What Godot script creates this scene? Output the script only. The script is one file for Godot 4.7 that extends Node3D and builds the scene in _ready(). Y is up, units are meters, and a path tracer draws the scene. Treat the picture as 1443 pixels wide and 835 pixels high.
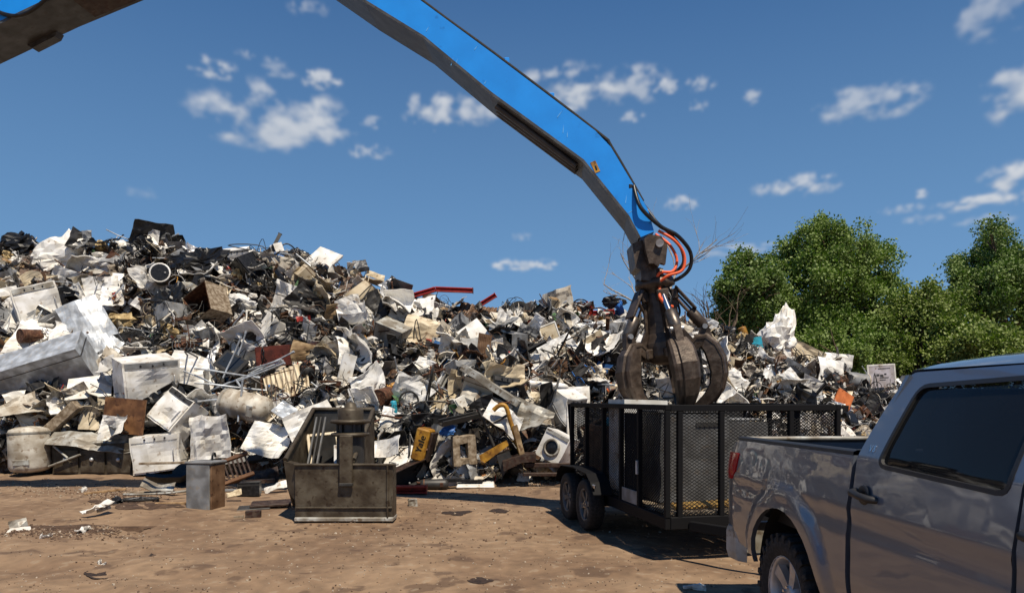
extends Node3D
# A scrap yard: a blue material handler lowers its grapple into a trailer hitched to a grey pickup, before a heap of scrap.
# Layout: X right, Y up, depth away from the camera = -Z. FL is the focal length in photograph pixels, HY the horizon row, EYE the camera height.
const FL := 1000.0
const CX := 721.5
const HY := 560.0
const EYE := 1.75
var R := RandomNumberGenerator.new()
var M := {}
var T := {}
var used := {}
var N1 := FastNoiseLite.new()
var kept: Array = []

func pt(px: float, py: float, z: float) -> Vector3:
	return Vector3((px - CX) / FL * z, EYE + (HY - py) / FL * z, -z)
func gp(px: float, py: float, y := 0.0) -> Vector3:      # the point of the ground seen at a pixel
	var z := (EYE - y) * FL / (py - HY)
	return Vector3((px - CX) / FL * z, y, -z)
func rf(a: float, b: float) -> float:
	return R.randf_range(a, b)

# ---------- names, things, parts
func numbered(called: String) -> String:
	if not used.has(called):
		used[called] = 0
		return called
	used[called] += 1
	return "%s_%03d" % [called, used[called]]
func thing(called: String, label: String, category: String, at := Vector3.ZERO, b := Basis.IDENTITY, group := "") -> Node3D:
	var o := Node3D.new()
	o.name = numbered(called)
	add_child(o)
	o.transform = Transform3D(b, at)
	tag(o, label, category, group)
	return o
func tag(o: Node, label: String, category: String, group := "", kind := "") -> void:
	if label: o.set_meta("label", label)
	if category: o.set_meta("category", category)
	if group: o.set_meta("group", group)
	if kind: o.set_meta("kind", kind)
func part(parent: Node, called: String, mesh: Mesh, m: Material, xf := Transform3D.IDENTITY) -> MeshInstance3D:
	var o := MeshInstance3D.new()
	o.mesh = mesh
	o.material_override = m
	o.transform = xf
	if parent == self:
		o.name = numbered(called)
		add_child(o)
	else:
		o.name = called
		parent.add_child(o, true)
	return o
func copy_of(src: Node3D, at: Vector3, b: Basis, label := "", group := "") -> Node3D:
	var c: Node3D = src.duplicate()
	c.name = numbered(src.get_meta("called"))
	add_child(c)
	c.transform = Transform3D(b, at)
	if label: c.set_meta("label", label)
	if group: c.set_meta("group", group)
	return c

# ---------- mesh helpers
func mk() -> SurfaceTool:
	var s := SurfaceTool.new()
	s.begin(Mesh.PRIMITIVE_TRIANGLES)
	s.set_smooth_group(-1)
	return s
func done(s: SurfaceTool) -> ArrayMesh:
	s.generate_normals()
	return s.commit()
func tri(s: SurfaceTool, a: Vector3, b: Vector3, c: Vector3) -> void:
	s.add_vertex(a); s.add_vertex(b); s.add_vertex(c)
func quad(s: SurfaceTool, a: Vector3, b: Vector3, c: Vector3, d: Vector3) -> void:
	tri(s, a, b, c); tri(s, a, c, d)
func face(s: SurfaceTool, p: Array, mid: Vector3) -> void:   # a convex face turned away from mid
	var n: Vector3 = (p[2] - p[0]).cross(p[1] - p[0])
	var c := Vector3.ZERO
	for v in p: c += v
	c /= p.size()
	if n.dot(c - mid) < 0.0: p = p.duplicate(); p.reverse()
	for i in range(1, p.size() - 1): tri(s, p[0], p[i], p[i + 1])
func box(s: SurfaceTool, xf: Transform3D, size: Vector3, bev := 0.0) -> void:
	var h := size * 0.5
	bev = minf(bev, minf(h.x, minf(h.y, h.z)) * 0.9)
	s.set_smooth_group(-1)
	var m := xf.origin
	if bev <= 0.0:
		for ax in 3:
			for sg in [-1.0, 1.0]:
				var q := []
				for k in [[-1, -1], [-1, 1], [1, 1], [1, -1]]:
					var v := Vector3.ZERO
					v[ax] = sg * h[ax]; v[(ax + 1) % 3] = k[0] * h[(ax + 1) % 3]; v[(ax + 2) % 3] = k[1] * h[(ax + 2) % 3]
					q.append(xf * v)
				face(s, q, m)
		return
	for ax in 3:
		var a1 := (ax + 1) % 3
		var a2 := (ax + 2) % 3
		for sg in [-1.0, 1.0]:
			var q := []
			for k in [[-1, -1], [-1, 1], [1, 1], [1, -1]]:
				var v := Vector3.ZERO
				v[ax] = sg * h[ax]; v[a1] = k[0] * (h[a1] - bev); v[a2] = k[1] * (h[a2] - bev)
				q.append(xf * v)
			face(s, q, m)
			for s1 in [-1.0, 1.0]:
				var e := []
				for k in [[0, -1], [0, 1], [1, 1], [1, -1]]:
					var v := Vector3.ZERO
					v[ax] = sg * (h[ax] - bev * k[0]); v[a1] = s1 * (h[a1] - bev * (1 - k[0])); v[a2] = k[1] * (h[a2] - bev)
					e.append(xf * v)
				face(s, e, m)
	for x in [-1.0, 1.0]:
		for y in [-1.0, 1.0]:
			for z in [-1.0, 1.0]:
				face(s, [xf * Vector3(x * h.x, y * (h.y - bev), z * (h.z - bev)), xf * Vector3(x * (h.x - bev), y * h.y, z * (h.z - bev)), xf * Vector3(x * (h.x - bev), y * (h.y - bev), z * h.z)], m)
func bx(size: Vector3, bev := 0.0, at := Vector3.ZERO) -> ArrayMesh:
	var s := mk()
	box(s, Transform3D(Basis.IDENTITY, at), size, bev)
	return done(s)
func loft(s: SurfaceTool, rings: Array, smooth := true, caps := true, closed := true) -> void:
	var n: int = rings[0].size()
	var m := n if closed else n - 1
	var mids := []
	for r in rings:
		var c := Vector3.ZERO
		for v in r: c += v
		mids.append(c / n)
	var vote := 0.0
	for i in rings.size() - 1:
		for j in m:
			var a: Vector3 = rings[i][j]
			var b: Vector3 = rings[i][(j + 1) % n]
			var c: Vector3 = rings[i + 1][j]
			vote += (c - a).cross(b - a).dot(a + b - mids[i] * 2.0)
	s.set_smooth_group(0 if smooth else -1)
	for i in rings.size() - 1:
		for j in m:
			var k := (j + 1) % n
			if vote > 0.0: quad(s, rings[i][j], rings[i][k], rings[i + 1][k], rings[i + 1][j])
			else: quad(s, rings[i][j], rings[i + 1][j], rings[i + 1][k], rings[i][k])
	s.set_smooth_group(-1)
	if caps and closed:
		for e in [0, rings.size() - 1]:
			var away: Vector3 = mids[e] + (mids[1] - mids[0] if e == 0 else mids[e - 1] - mids[e])
			for j in n:
				face(s, [mids[e], rings[e][j], rings[e][(j + 1) % n]], away)
func tube(s: SurfaceTool, p: Array, r, seg := 8, smooth := true) -> void:   # r: a radius or one for each point
	var rings := []
	var up := Vector3.ZERO
	for i in p.size():
		var d: Vector3 = (p[mini(i + 1, p.size() - 1)] - p[maxi(i - 1, 0)]).normalized()
		if up == Vector3.ZERO: up = d.cross(Vector3(0.31, 0.87, 0.41)).normalized()
		up = (up - d * up.dot(d)).normalized()
		var w := d.cross(up)
		var rr: float = r[i] if r is Array else r
		var q := []
		for k in seg:
			q.append(p[i] + (up * cos(TAU * k / seg) + w * sin(TAU * k / seg)) * rr)
		rings.append(q)
	loft(s, rings, smooth)
func tb(p: Array, r, seg := 8) -> ArrayMesh:
	var s := mk()
	tube(s, p, r, seg)
	return done(s)
func curve_pts(p: Array, n: int) -> Array:      # a Catmull-Rom line through p
	var o := []
	for i in p.size() - 1:
		for k in n:
			o.append(p[i].cubic_interpolate(p[i + 1], p[maxi(i - 1, 0)], p[mini(i + 2, p.size() - 1)], float(k) / n))
	o.append(p[-1])
	return o
func lathe(s: SurfaceTool, prof: Array, seg: int, xf := Transform3D.IDENTITY, smooth := true, caps := true) -> void:   # prof: Vector2(r, y)
	var rings := []
	for q in prof:
		var ring := []
		for k in seg: ring.append(xf * Vector3(cos(TAU * k / seg) * q.x, q.y, sin(TAU * k / seg) * q.x))
		rings.append(ring)
	loft(s, rings, smooth, caps)
func lt(prof: Array, seg := 16, xf := Transform3D.IDENTITY, smooth := true, caps := true) -> ArrayMesh:
	var s := mk()
	lathe(s, prof, seg, xf, smooth, caps)
	return done(s)
func extrude(s: SurfaceTool, outline: Array, depth: Vector3) -> void:     # outline: flat polygon of Vector3, in any winding
	var c := Vector3.ZERO
	for v in outline: c += v
	c = c / outline.size() + depth * 0.5
	var nrm := depth.normalized()
	var ux: Vector3 = (outline[1] - outline[0]).normalized()
	var uy := nrm.cross(ux)
	var flat := PackedVector2Array()
	for v in outline: flat.append(Vector2(ux.dot(v - c), uy.dot(v - c)))
	var ix := Geometry2D.triangulate_polygon(flat)
	s.set_smooth_group(-1)
	for i in range(0, ix.size(), 3):
		var a: Vector3 = outline[ix[i]]
		var b: Vector3 = outline[ix[i + 1]]
		var d: Vector3 = outline[ix[i + 2]]
		if (d - a).cross(b - a).dot(nrm) > 0.0: var t := b; b = d; d = t
		tri(s, a, b, d)
		tri(s, a + depth, d + depth, b + depth)
	var cw := Geometry2D.is_polygon_clockwise(flat)
	for i in outline.size():
		var a: Vector3 = outline[i]
		var b: Vector3 = outline[(i + 1) % outline.size()]
		if cw: quad(s, b, a, a + depth, b + depth)
		else: quad(s, a, b, b + depth, a + depth)
func ex(outline: Array, depth: Vector3) -> ArrayMesh:
	var s := mk()
	extrude(s, outline, depth)
	return done(s)
func bent(v: Vector3, p: Vector3, n: Vector3, ax: Vector3, ang: float, rad: float) -> Vector3:
	var d := (v - p).dot(n)
	if d <= 0.0: return v
	return p + (v - p).rotated(ax, ang * clampf(d / rad, 0.0, 1.0))
func sheet(w: float, h: float, nx: int, ny: int, sd: int, bends := 2, amp := 0.03, thick := 0.012, sharp := 1.0, ripple := 0.0) -> ArrayMesh:   # a bent and crumpled plate in the XY plane
	var g := RandomNumberGenerator.new()
	g.seed = sd
	var bl := []
	for i in bends:
		var a := g.randf() * TAU
		var n := Vector3(cos(a), sin(a), 0)
		bl.append([Vector3(g.randf_range(-0.3, 0.3) * w, g.randf_range(-0.3, 0.3) * h, 0), n, n.cross(Vector3.BACK), g.randf_range(-1.0, 1.0) * sharp, g.randf_range(0.04, 0.3) * minf(w, h)])
	var grid := []
	for side in 2:
		var rows := []
		for j in ny + 1:
			var row := []
			for i in nx + 1:
				var x := (float(i) / nx - 0.5) * w
				var y := (float(j) / ny - 0.5) * h
				var z := (0.5 - side) * thick
				var f := 1.9 / maxf(w, h)
				z += N1.get_noise_3d(x * f * 60.0 + sd * 13.0, y * f * 60.0, sd) * amp * 2.2 + absf(N1.get_noise_3d(x * f * 120.0, y * f * 120.0 + sd * 7.0, 40 + sd)) * amp * 1.4
				if ripple > 0.0: z += sin(x / ripple * TAU) * ripple * 0.16
				var v := Vector3(x, y, z)
				if i == 0 or j == 0 or i == nx or j == ny:
					v += Vector3(N1.get_noise_2d(y * 90.0, sd) * signf(x) * amp, N1.get_noise_2d(x * 90.0, sd + 5) * signf(y) * amp, 0) * 0.7
				for b in bl: v = bent(v, b[0], b[1], b[2], b[3], b[4])
				row.append(v)
			rows.append(row)
		grid.append(rows)
	var s := mk()
	for j in ny:
		for i in nx:
			quad(s, grid[0][j][i], grid[0][j + 1][i], grid[0][j + 1][i + 1], grid[0][j][i + 1])
			quad(s, grid[1][j][i], grid[1][j][i + 1], grid[1][j + 1][i + 1], grid[1][j + 1][i])
	for i in nx:
		quad(s, grid[0][0][i], grid[0][0][i + 1], grid[1][0][i + 1], grid[1][0][i])
		quad(s, grid[0][ny][i], grid[1][ny][i], grid[1][ny][i + 1], grid[0][ny][i + 1])
	for j in ny:
		quad(s, grid[0][j][0], grid[1][j][0], grid[1][j + 1][0], grid[0][j + 1][0])
		quad(s, grid[0][j][nx], grid[0][j + 1][nx], grid[1][j + 1][nx], grid[1][j][nx])
	return done(s)
class Dent:
	var l := []
	var sk := Basis.IDENTITY
	var amp := 0.0
	var sd := 0
func dents(size: Vector3, sd: int, n: int, depth: float, amp: float) -> Dent:
	var g := RandomNumberGenerator.new()
	g.seed = sd
	var d := Dent.new()
	d.amp = amp; d.sd = sd
	for i in n:
		var ax := g.randi() % 3
		var c := Vector3(g.randf_range(-.5, .5), g.randf_range(-.5, .5), g.randf_range(-.5, .5)) * size
		var sg := 1.0 if g.randf() < 0.5 else -1.0
		c[ax] = sg * size[ax] * 0.5
		var dir := Vector3.ZERO
		dir[ax] = -sg
		d.l.append([c, dir, g.randf_range(0.25, 0.6) * minf(size.x, minf(size.y, size.z)) * 1.4, g.randf_range(0.3, 1.0) * depth])
	d.sk.x.y = g.randf_range(-.12, .12) * depth * 6.0
	d.sk.y.x = g.randf_range(-.12, .12) * depth * 6.0
	return d
func dent(d: Dent, v: Vector3) -> Vector3:
	var o := v
	for k in d.l:
		var q: float = clampf(1.0 - (v - k[0]).length() / k[2], 0.0, 1.0)
		o += k[1] * (q * q * (3.0 - 2.0 * q) * k[3])
	if d.amp > 0.0:
		o += Vector3(N1.get_noise_3d(v.x * 130.0 + d.sd * 9.0, v.y * 130.0, v.z * 130.0), N1.get_noise_3d(v.x * 130.0, v.y * 130.0 + 70.0, v.z * 130.0 + d.sd * 5.0), N1.get_noise_3d(v.x * 130.0 + 140.0, v.y * 130.0, v.z * 130.0 + d.sd)) * d.amp
	return d.sk * o
func dented_box(size: Vector3, n: int, d: Dent, at := Vector3.ZERO, open_top := false) -> ArrayMesh:
	var s := mk()
	for ax in 3:
		var a1 := (ax + 1) % 3
		var a2 := (ax + 2) % 3
		for sg in [-1.0, 1.0]:
			if open_top and ax == 2 and sg > 0.0: continue
			var g := []
			for j in n + 1:
				var row := []
				for i in n + 1:
					var v := Vector3.ZERO
					v[ax] = sg * size[ax] * 0.5; v[a1] = (float(i) / n - 0.5) * size[a1]; v[a2] = (float(j) / n - 0.5) * size[a2]
					row.append(dent(d, v + at))
				g.append(row)
			for j in n:
				for i in n:
					if sg > 0.0: quad(s, g[j][i], g[j + 1][i], g[j + 1][i + 1], g[j][i + 1])
					else: quad(s, g[j][i], g[j][i + 1], g[j + 1][i + 1], g[j + 1][i])
	return done(s)
func blob(size: Vector3, sd: int, amp: float, nu := 14, nv := 9, ridge := 1.0) -> ArrayMesh:     # a crumpled lump
	var rings := []
	for j in nv + 1:
		var ring := []
		var th := PI * (0.04 + 0.92 * j / nv)
		for i in nu:
			var ph := TAU * (i + 0.5 * (j % 2)) / nu
			var d := Vector3(sin(th) * cos(ph), cos(th), sin(th) * sin(ph))
			var k := 1.0 + amp * (N1.get_noise_3d(d.x * 55.0 + sd * 31.0, d.y * 55.0, d.z * 55.0) * 1.6 - ridge * absf(N1.get_noise_3d(d.x * 120.0, d.y * 120.0 + sd * 17.0, d.z * 120.0)))
			ring.append(d * size * 0.5 * k)
		rings.append(ring)
	var s := mk()
	loft(s, rings, false)
	return done(s)

func _ready() -> void:
	R.seed = 20240611
	N1.seed = 7
	N1.fractal_octaves = 3
	# ---- camera
	var cam := Camera3D.new()
	cam.name = "camera"
	cam.projection = Camera3D.PROJECTION_FRUSTUM
	cam.near = 0.1
	cam.far = 900.0
	cam.size = 0.1 * 835.0 / FL
	cam.frustum_offset = Vector2(0, 0.1 * (HY - 417.5) / FL)
	cam.position = Vector3(0, EYE, 0)
	add_child(cam)
	cam.current = true
	# ---- sky
	var env := Environment.new()
	env.background_mode = Environment.BG_SKY
	env.tonemap_mode = Environment.TONE_MAPPER_LINEAR
	env.tonemap_exposure = 1.12
	env.ambient_light_source = Environment.AMBIENT_SOURCE_SKY
	env.sdfgi_enabled = true
	env.ssao_enabled = true
	env.ssil_enabled = true
	var sky := Sky.new()
	var psm := PanoramaSkyMaterial.new()
	psm.panorama = sky_image()
	psm.energy_multiplier = 1.0
	sky.sky_material = psm
	env.sky = sky
	var we := WorldEnvironment.new()
	we.name = "world"
	we.environment = env
	add_child(we)
	# ---- sun: shadows fall 0.25 m to the left and 0.5 m away for each metre of height
	var sun := DirectionalLight3D.new()
	sun.name = "sun"
	sun.light_energy = 1.6
	sun.light_color = Color(1.0, 0.95, 0.87)
	sun.light_angular_distance = 0.53
	sun.shadow_enabled = true
	sun.look_at_from_position(Vector3.ZERO, Vector3(-0.25, -1.0, -0.5))
	add_child(sun)
	# ---- the place
	make_materials()
	make_ground()
	make_heap()
	make_trees()
	make_handler()
	make_grapple()
	make_trailer()
	make_truck()
	make_skip()
	place_known()
	make_yard_pieces()
	scatter_heap()

func sky_image() -> ImageTexture:
	var W := 2048
	var H := 1024
	var im := Image.create(W, H, false, Image.FORMAT_RGBF)
	for j in H:
		var e := (0.5 - (j + 0.5) / H) * PI
		var c: Color
		if e >= 0.0:
			var t := pow(clampf(e / 0.62, 0.0, 1.0), 0.75)
			c = Color(0.200, 0.392, 0.645).lerp(Color(0.028, 0.094, 0.252), t)
			if e > 0.62: c = c.lerp(Color(0.024, 0.082, 0.225), clampf((e - 0.62) / 0.9, 0.0, 1.0))
		else:
			c = Color(0.19, 0.14, 0.10)
		im.fill_rect(Rect2i(0, j, W, 1), c)
	var nz := FastNoiseLite.new()
	nz.seed = 91
	nz.fractal_octaves = 5
	nz.frequency = 1.0
	# each cloud: centre, half width, half height (photograph pixels at its bearing), density
	var clouds := [[385, 170, 115, 50, 0.95], [300, 97, 34, 15, 0.9], [452, 113, 30, 16, 0.9], [520, 215, 38, 11, 0.6], [525, 174, 18, 10, 0.45], [615, 160, 50, 30, 0.95], [680, 148, 38, 34, 0.8], [800, 128, 80, 36, 1.0], [895, 122, 56, 28, 0.7], [940, 122, 22, 12, 0.8], [985, 120, 24, 11, 0.6], [985, 150, 14, 9, 0.45], [890, 166, 22, 9, 0.6], [740, 374, 58, 10, 0.95], [735, 333, 17, 7, 0.4], [960, 287, 28, 12, 0.85], [1060, 135, 15, 13, 0.7], [1228, 146, 70, 28, 0.65], [1125, 263, 60, 17, 0.85], [1432, 132, 36, 44, 0.95], [1400, 22, 40, 34, 0.5], [1392, 284, 58, 11, 1.0], [1432, 253, 40, 21, 1.0], [1300, 275, 9, 7, 0.8], [1270, 296, 28, 7, 0.5], [1305, 308, 30, 6, 0.45], [1060, 353, 105, 11, 0.6], [1390, 312, 34, 9, 0.45], [435, 14, 30, 12, 0.4], [393, 97, 26, 16, 0.4], [200, 272, 20, 10, 0.18], [345, 78, 14, 6, 0.35]]
	# and more of the same kind all round the sky
	var g := RandomNumberGenerator.new()
	g.seed = 5
	for i in 70:
		var az := g.randf_range(0.8, TAU - 0.8)
		clouds.append([az, g.randf_range(0.08, 0.8), g.randf_range(20, 110), g.randf_range(8, 40), g.randf_range(0.4, 1.0), true])
	var seed0 := 0.0
	for c in clouds:
		var az: float
		var el: float
		if c.size() > 5:
			az = c[0]; el = c[1]
		else:
			var d := Vector3((c[0] - CX) / FL, (HY - c[1]) / FL, 1.0)
			az = atan2(d.x, d.z)
			el = atan2(d.y, Vector2(d.x, d.z).length())
		seed0 += 13.7
		var aspect: float = clampf(c[2] / float(c[3]), 1.0, 4.0) * 0.6
		var hw: float = c[2] / FL * 0.85
		var hh: float = c[3] / FL * 0.85
		var i0 := int((az - hw * 1.35) / TAU * W)
		var i1 := int((az + hw * 1.35) / TAU * W) + 1
		var j0 := int((0.5 - (el + hh * 1.5) / PI) * H)
		var j1 := int((0.5 - (el - hh * 1.35) / PI) * H) + 1
		for j in range(maxi(j0, 0), mini(j1, H / 2)):
			for i in range(i0, i1):
				var da := (i + 0.5) / W * TAU - az
				var de := (0.5 - (j + 0.5) / H) * PI - el
				var u := da / hw
				var v := de / hh
				if v < 0.0: v *= 1.25
				var q := 1.0 - (u * u + v * v)
				var n := nz.get_noise_2d(u * 0.75 * aspect + seed0, v * 0.75 + seed0)
				var n2 := nz.get_noise_2d(u * 2.1 * aspect + seed0, v * 2.1 + 40.0)
				var a: float = clampf((q * 0.62 + n * 1.7 + n2 * 0.6) * 0.95 + 0.06, 0.0, 1.0) * clampf(q * 1.6 + 0.75, 0.0, 1.0)
				a = pow(a, 0.95) * c[4] * 0.95
				if a <= 0.003: continue
				var lit: float = clampf(0.60 + 0.30 * v + n2 * 0.25 + n * 0.6, 0.0, 1.0)
				var col := Color(0.30, 0.36, 0.45).lerp(Color(0.60, 0.62, 0.65), lit)
				var x := posmod(i, W)
				im.set_pixel(x, j, im.get_pixel(x, j).lerp(col, clampf(a * 0.92, 0.0, 0.92)))
	return ImageTexture.create_from_image(im)

# ---------- materials. Colours are linear base colours.
func noise_tex(sd: int, freq: float, lo: Color, hi: Color, spots := 0.0, spot := Color.BLACK, n := 256, gain := 1.6) -> ImageTexture:
	var f := FastNoiseLite.new()
	f.seed = sd
	f.frequency = freq
	f.fractal_octaves = 5
	var a := f.get_seamless_image(n, n)
	f.seed = sd + 50
	f.frequency = freq * 2.3
	var b := f.get_seamless_image(n, n)
	var im := Image.create(n, n, false, Image.FORMAT_RGB8)
	for j in n:
		for i in n:
			var t := clampf((a.get_pixel(i, j).r - 0.5) * gain + 0.5, 0.0, 1.0)
			var c := lo.lerp(hi, t)
			if spots > 0.0:
				c = c.lerp(spot, clampf((b.get_pixel(i, j).r - 1.0 + spots) * 9.0, 0.0, 1.0) * spot.a)
			im.set_pixel(i, j, c)
	return ImageTexture.create_from_image(im)
func mat(key: String, c: Color, rough: float, metal: float, tex = null, scale := 0.8, bump = null, bs := 0.5) -> StandardMaterial3D:
	var m := StandardMaterial3D.new()
	m.resource_name = key
	m.albedo_color = c.linear_to_srgb()
	m.roughness = rough
	m.metallic = metal
	m.uv1_triplanar = true
	m.uv1_scale = Vector3.ONE * scale
	if tex: m.albedo_texture = tex
	if bump:
		m.heightmap_enabled = true
		m.heightmap_texture = bump
		m.heightmap_scale = bs
	m.cull_mode = BaseMaterial3D.CULL_DISABLED
	M[key] = m
	return m
func make_materials() -> void:
	T.grime = noise_tex(3, 0.010, Color(0.86, 0.84, 0.80), Color(1, 1, 1), 0.27, Color(0.50, 0.40, 0.30, 0.55))
	T.dirty = noise_tex(8, 0.012, Color(0.66, 0.61, 0.54), Color(1, 1, 0.98), 0.30, Color(0.42, 0.31, 0.21, 0.6))
	T.rust = noise_tex(14, 0.02, Color(0.55, 0.5, 0.48), Color(1, 1, 1), 0.45, Color(0.62, 0.36, 0.2, 0.8))
	T.steel = noise_tex(21, 0.013, Color(0.74, 0.73, 0.72), Color(1, 1, 1), 0.30, Color(1.0, 0.86, 0.70, 0.35))
	T.worn = noise_tex(61, 0.02, Color(0.62, 0.58, 0.55), Color(1, 0.98, 0.96), 0.30, Color(0.62, 0.45, 0.34, 0.5))
	T.fine = noise_tex(33, 0.05, Color(0.35, 0.35, 0.35), Color(1, 1, 1))
	T.scratch = noise_tex(44, 0.02, Color(0.93, 0.94, 0.95), Color(1, 1, 1), 0.2, Color(0.6, 0.62, 0.66, 0.4))
	T.wood = noise_tex(52, 0.02, Color(0.62, 0.55, 0.46), Color(1, 0.97, 0.92))
	mat("white", Color(0.82, 0.82, 0.81), 0.42, 0.0, T.grime, 0.7)
	mat("white_dirty", Color(0.66, 0.64, 0.60), 0.55, 0.0, T.dirty, 0.8)
	mat("cream", Color(0.62, 0.53, 0.38), 0.5, 0.0, T.grime, 0.8)
	mat("tan", Color(0.40, 0.29, 0.17), 0.75, 0.0, T.dirty, 0.9)
	mat("foam", Color(0.66, 0.53, 0.30), 0.9, 0.0, T.dirty, 1.6, T.fine, 2.0)
	mat("silver", Color(0.62, 0.64, 0.67), 0.42, 0.6, T.steel, 1.1)
	mat("galvanized", Color(0.56, 0.61, 0.67), 0.45, 0.3, T.steel, 0.9)
	mat("grey", Color(0.26, 0.27, 0.28), 0.55, 0.2, T.steel, 0.9)
	mat("slate", Color(0.125, 0.128, 0.132), 0.5, 0.1, T.steel, 0.9)
	mat("grey_pale", Color(0.45, 0.46, 0.46), 0.5, 0.1, T.dirty, 0.8)
	mat("dark", Color(0.045, 0.044, 0.043), 0.5, 0.1, T.steel, 1.0)
	mat("black", Color(0.018, 0.018, 0.019), 0.38, 0.0, T.fine, 1.0)
	mat("rusty", Color(0.17, 0.085, 0.045), 0.8, 0.1, T.rust, 1.2, T.fine, 0.6)
	mat("brown", Color(0.20, 0.095, 0.040), 0.6, 0.0, T.dirty, 0.9)
	mat("dark_brown", Color(0.075, 0.048, 0.033), 0.6, 0.1, T.rust, 1.0)
	mat("wood", Color(0.46, 0.33, 0.20), 0.75, 0.0, T.wood, 1.5)
	mat("wood_grey", Color(0.36, 0.32, 0.27), 0.8, 0.0, T.wood, 1.5)
	mat("wood_yellow", Color(0.62, 0.42, 0.13), 0.7, 0.0, T.wood, 1.5)
	mat("red", Color(0.48, 0.035, 0.025), 0.45, 0.0, T.grime, 0.9)
	mat("maroon", Color(0.16, 0.030, 0.018), 0.6, 0.0, T.dirty, 0.9)
	mat("orange", Color(0.68, 0.20, 0.06), 0.6, 0.0, T.grime, 0.9)
	mat("orange_bright", Color(0.80, 0.16, 0.03), 0.6, 0.0)
	mat("yellow", Color(0.50, 0.265, 0.03), 0.5, 0.0, T.dirty, 1.0)
	mat("blue_bright", Color(0.03, 0.16, 0.52), 0.45, 0.0, T.grime, 1.0)
	mat("cyan", Color(0.03, 0.36, 0.52), 0.45, 0.0, T.grime, 1.0)
	mat("green", Color(0.10, 0.24, 0.09), 0.55, 0.0, T.grime, 1.0)
	mat("boom_blue", Color(0.010, 0.285, 0.880), 0.42, 0.0, T.scratch, 0.35)
	mat("greasy_steel", Color(0.085, 0.094, 0.105), 0.5, 0.1, T.worn, 0.7)
	mat("grapple", Color(0.112, 0.088, 0.070), 0.46, 0.35, T.worn, 1.1, T.fine, 0.3)
	mat("steel_worn", Color(0.20, 0.185, 0.17), 0.4, 0.7, T.worn, 1.2)
	mat("chrome", Color(0.62, 0.63, 0.65), 0.18, 1.0)
	mat("rubber", Color(0.028, 0.027, 0.026), 0.85, 0.0, T.fine, 2.0)
	mat("trailer", Color(0.010, 0.010, 0.011), 0.6, 0.0)
	M.trailer.metallic_specular = 0.2
	mat("skip", Color(0.105, 0.088, 0.066), 0.55, 0.25, T.dirty, 0.9, T.fine, 0.3)
	mat("brown_paint", Color(0.22, 0.13, 0.075), 0.55, 0.1, T.dirty, 0.9)
	mat("blue_scuff", Color(0.12, 0.42, 0.80), 0.6, 0.0)
	mat("hose_orange", Color(0.75, 0.11, 0.03), 0.55, 0.0)
	mat("paint", Color(0.145, 0.167, 0.208), 0.33, 0.5, null)
	M.paint.clearcoat_enabled = true
	M.paint.clearcoat = 1.0
	M.paint.clearcoat_roughness = 0.04
	mat("plastic", Color(0.016, 0.016, 0.017), 0.5, 0.0)
	mat("lamp_red", Color(0.42, 0.012, 0.014), 0.12, 0.0)
	mat("glass_dark", Color(0.010, 0.011, 0.012), 0.04, 0.0)
	M.glass_dark.albedo_color.a = 0.90
	M.glass_dark.metallic_specular = 0.36
	M.glass_dark.transparency = BaseMaterial3D.TRANSPARENCY_ALPHA
	mat("screen", Color(0.02, 0.024, 0.03), 0.08, 0.0)
	mat("interior", Color(0.02, 0.019, 0.018), 0.8, 0.0)
	mat("bark", Color(0.16, 0.12, 0.085), 0.9, 0.0, T.dirty, 2.0)
	mat("bark_grey", Color(0.50, 0.47, 0.44), 0.9, 0.0, T.dirty, 2.0)
	mat("leaf", Color(1, 1, 1), 0.55, 0.0)
	M.leaf.vertex_color_use_as_albedo = true
	M.leaf.backlight_enabled = true
	M.leaf.backlight = Color(0.55, 0.7, 0.18)
	mat("scrap", Color(1, 1, 1), 0.5, 0.06, T.grime, 1.6)
	M.scrap.vertex_color_use_as_albedo = true
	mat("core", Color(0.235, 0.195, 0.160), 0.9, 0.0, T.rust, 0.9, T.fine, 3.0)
	mat("dark_soil", Color(0.105, 0.062, 0.038), 0.95, 0.0, T.dirty, 1.5)
	mat("pebble", Color(1, 1, 1), 0.9, 0.0)
	M.pebble.vertex_color_use_as_albedo = true

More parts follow.
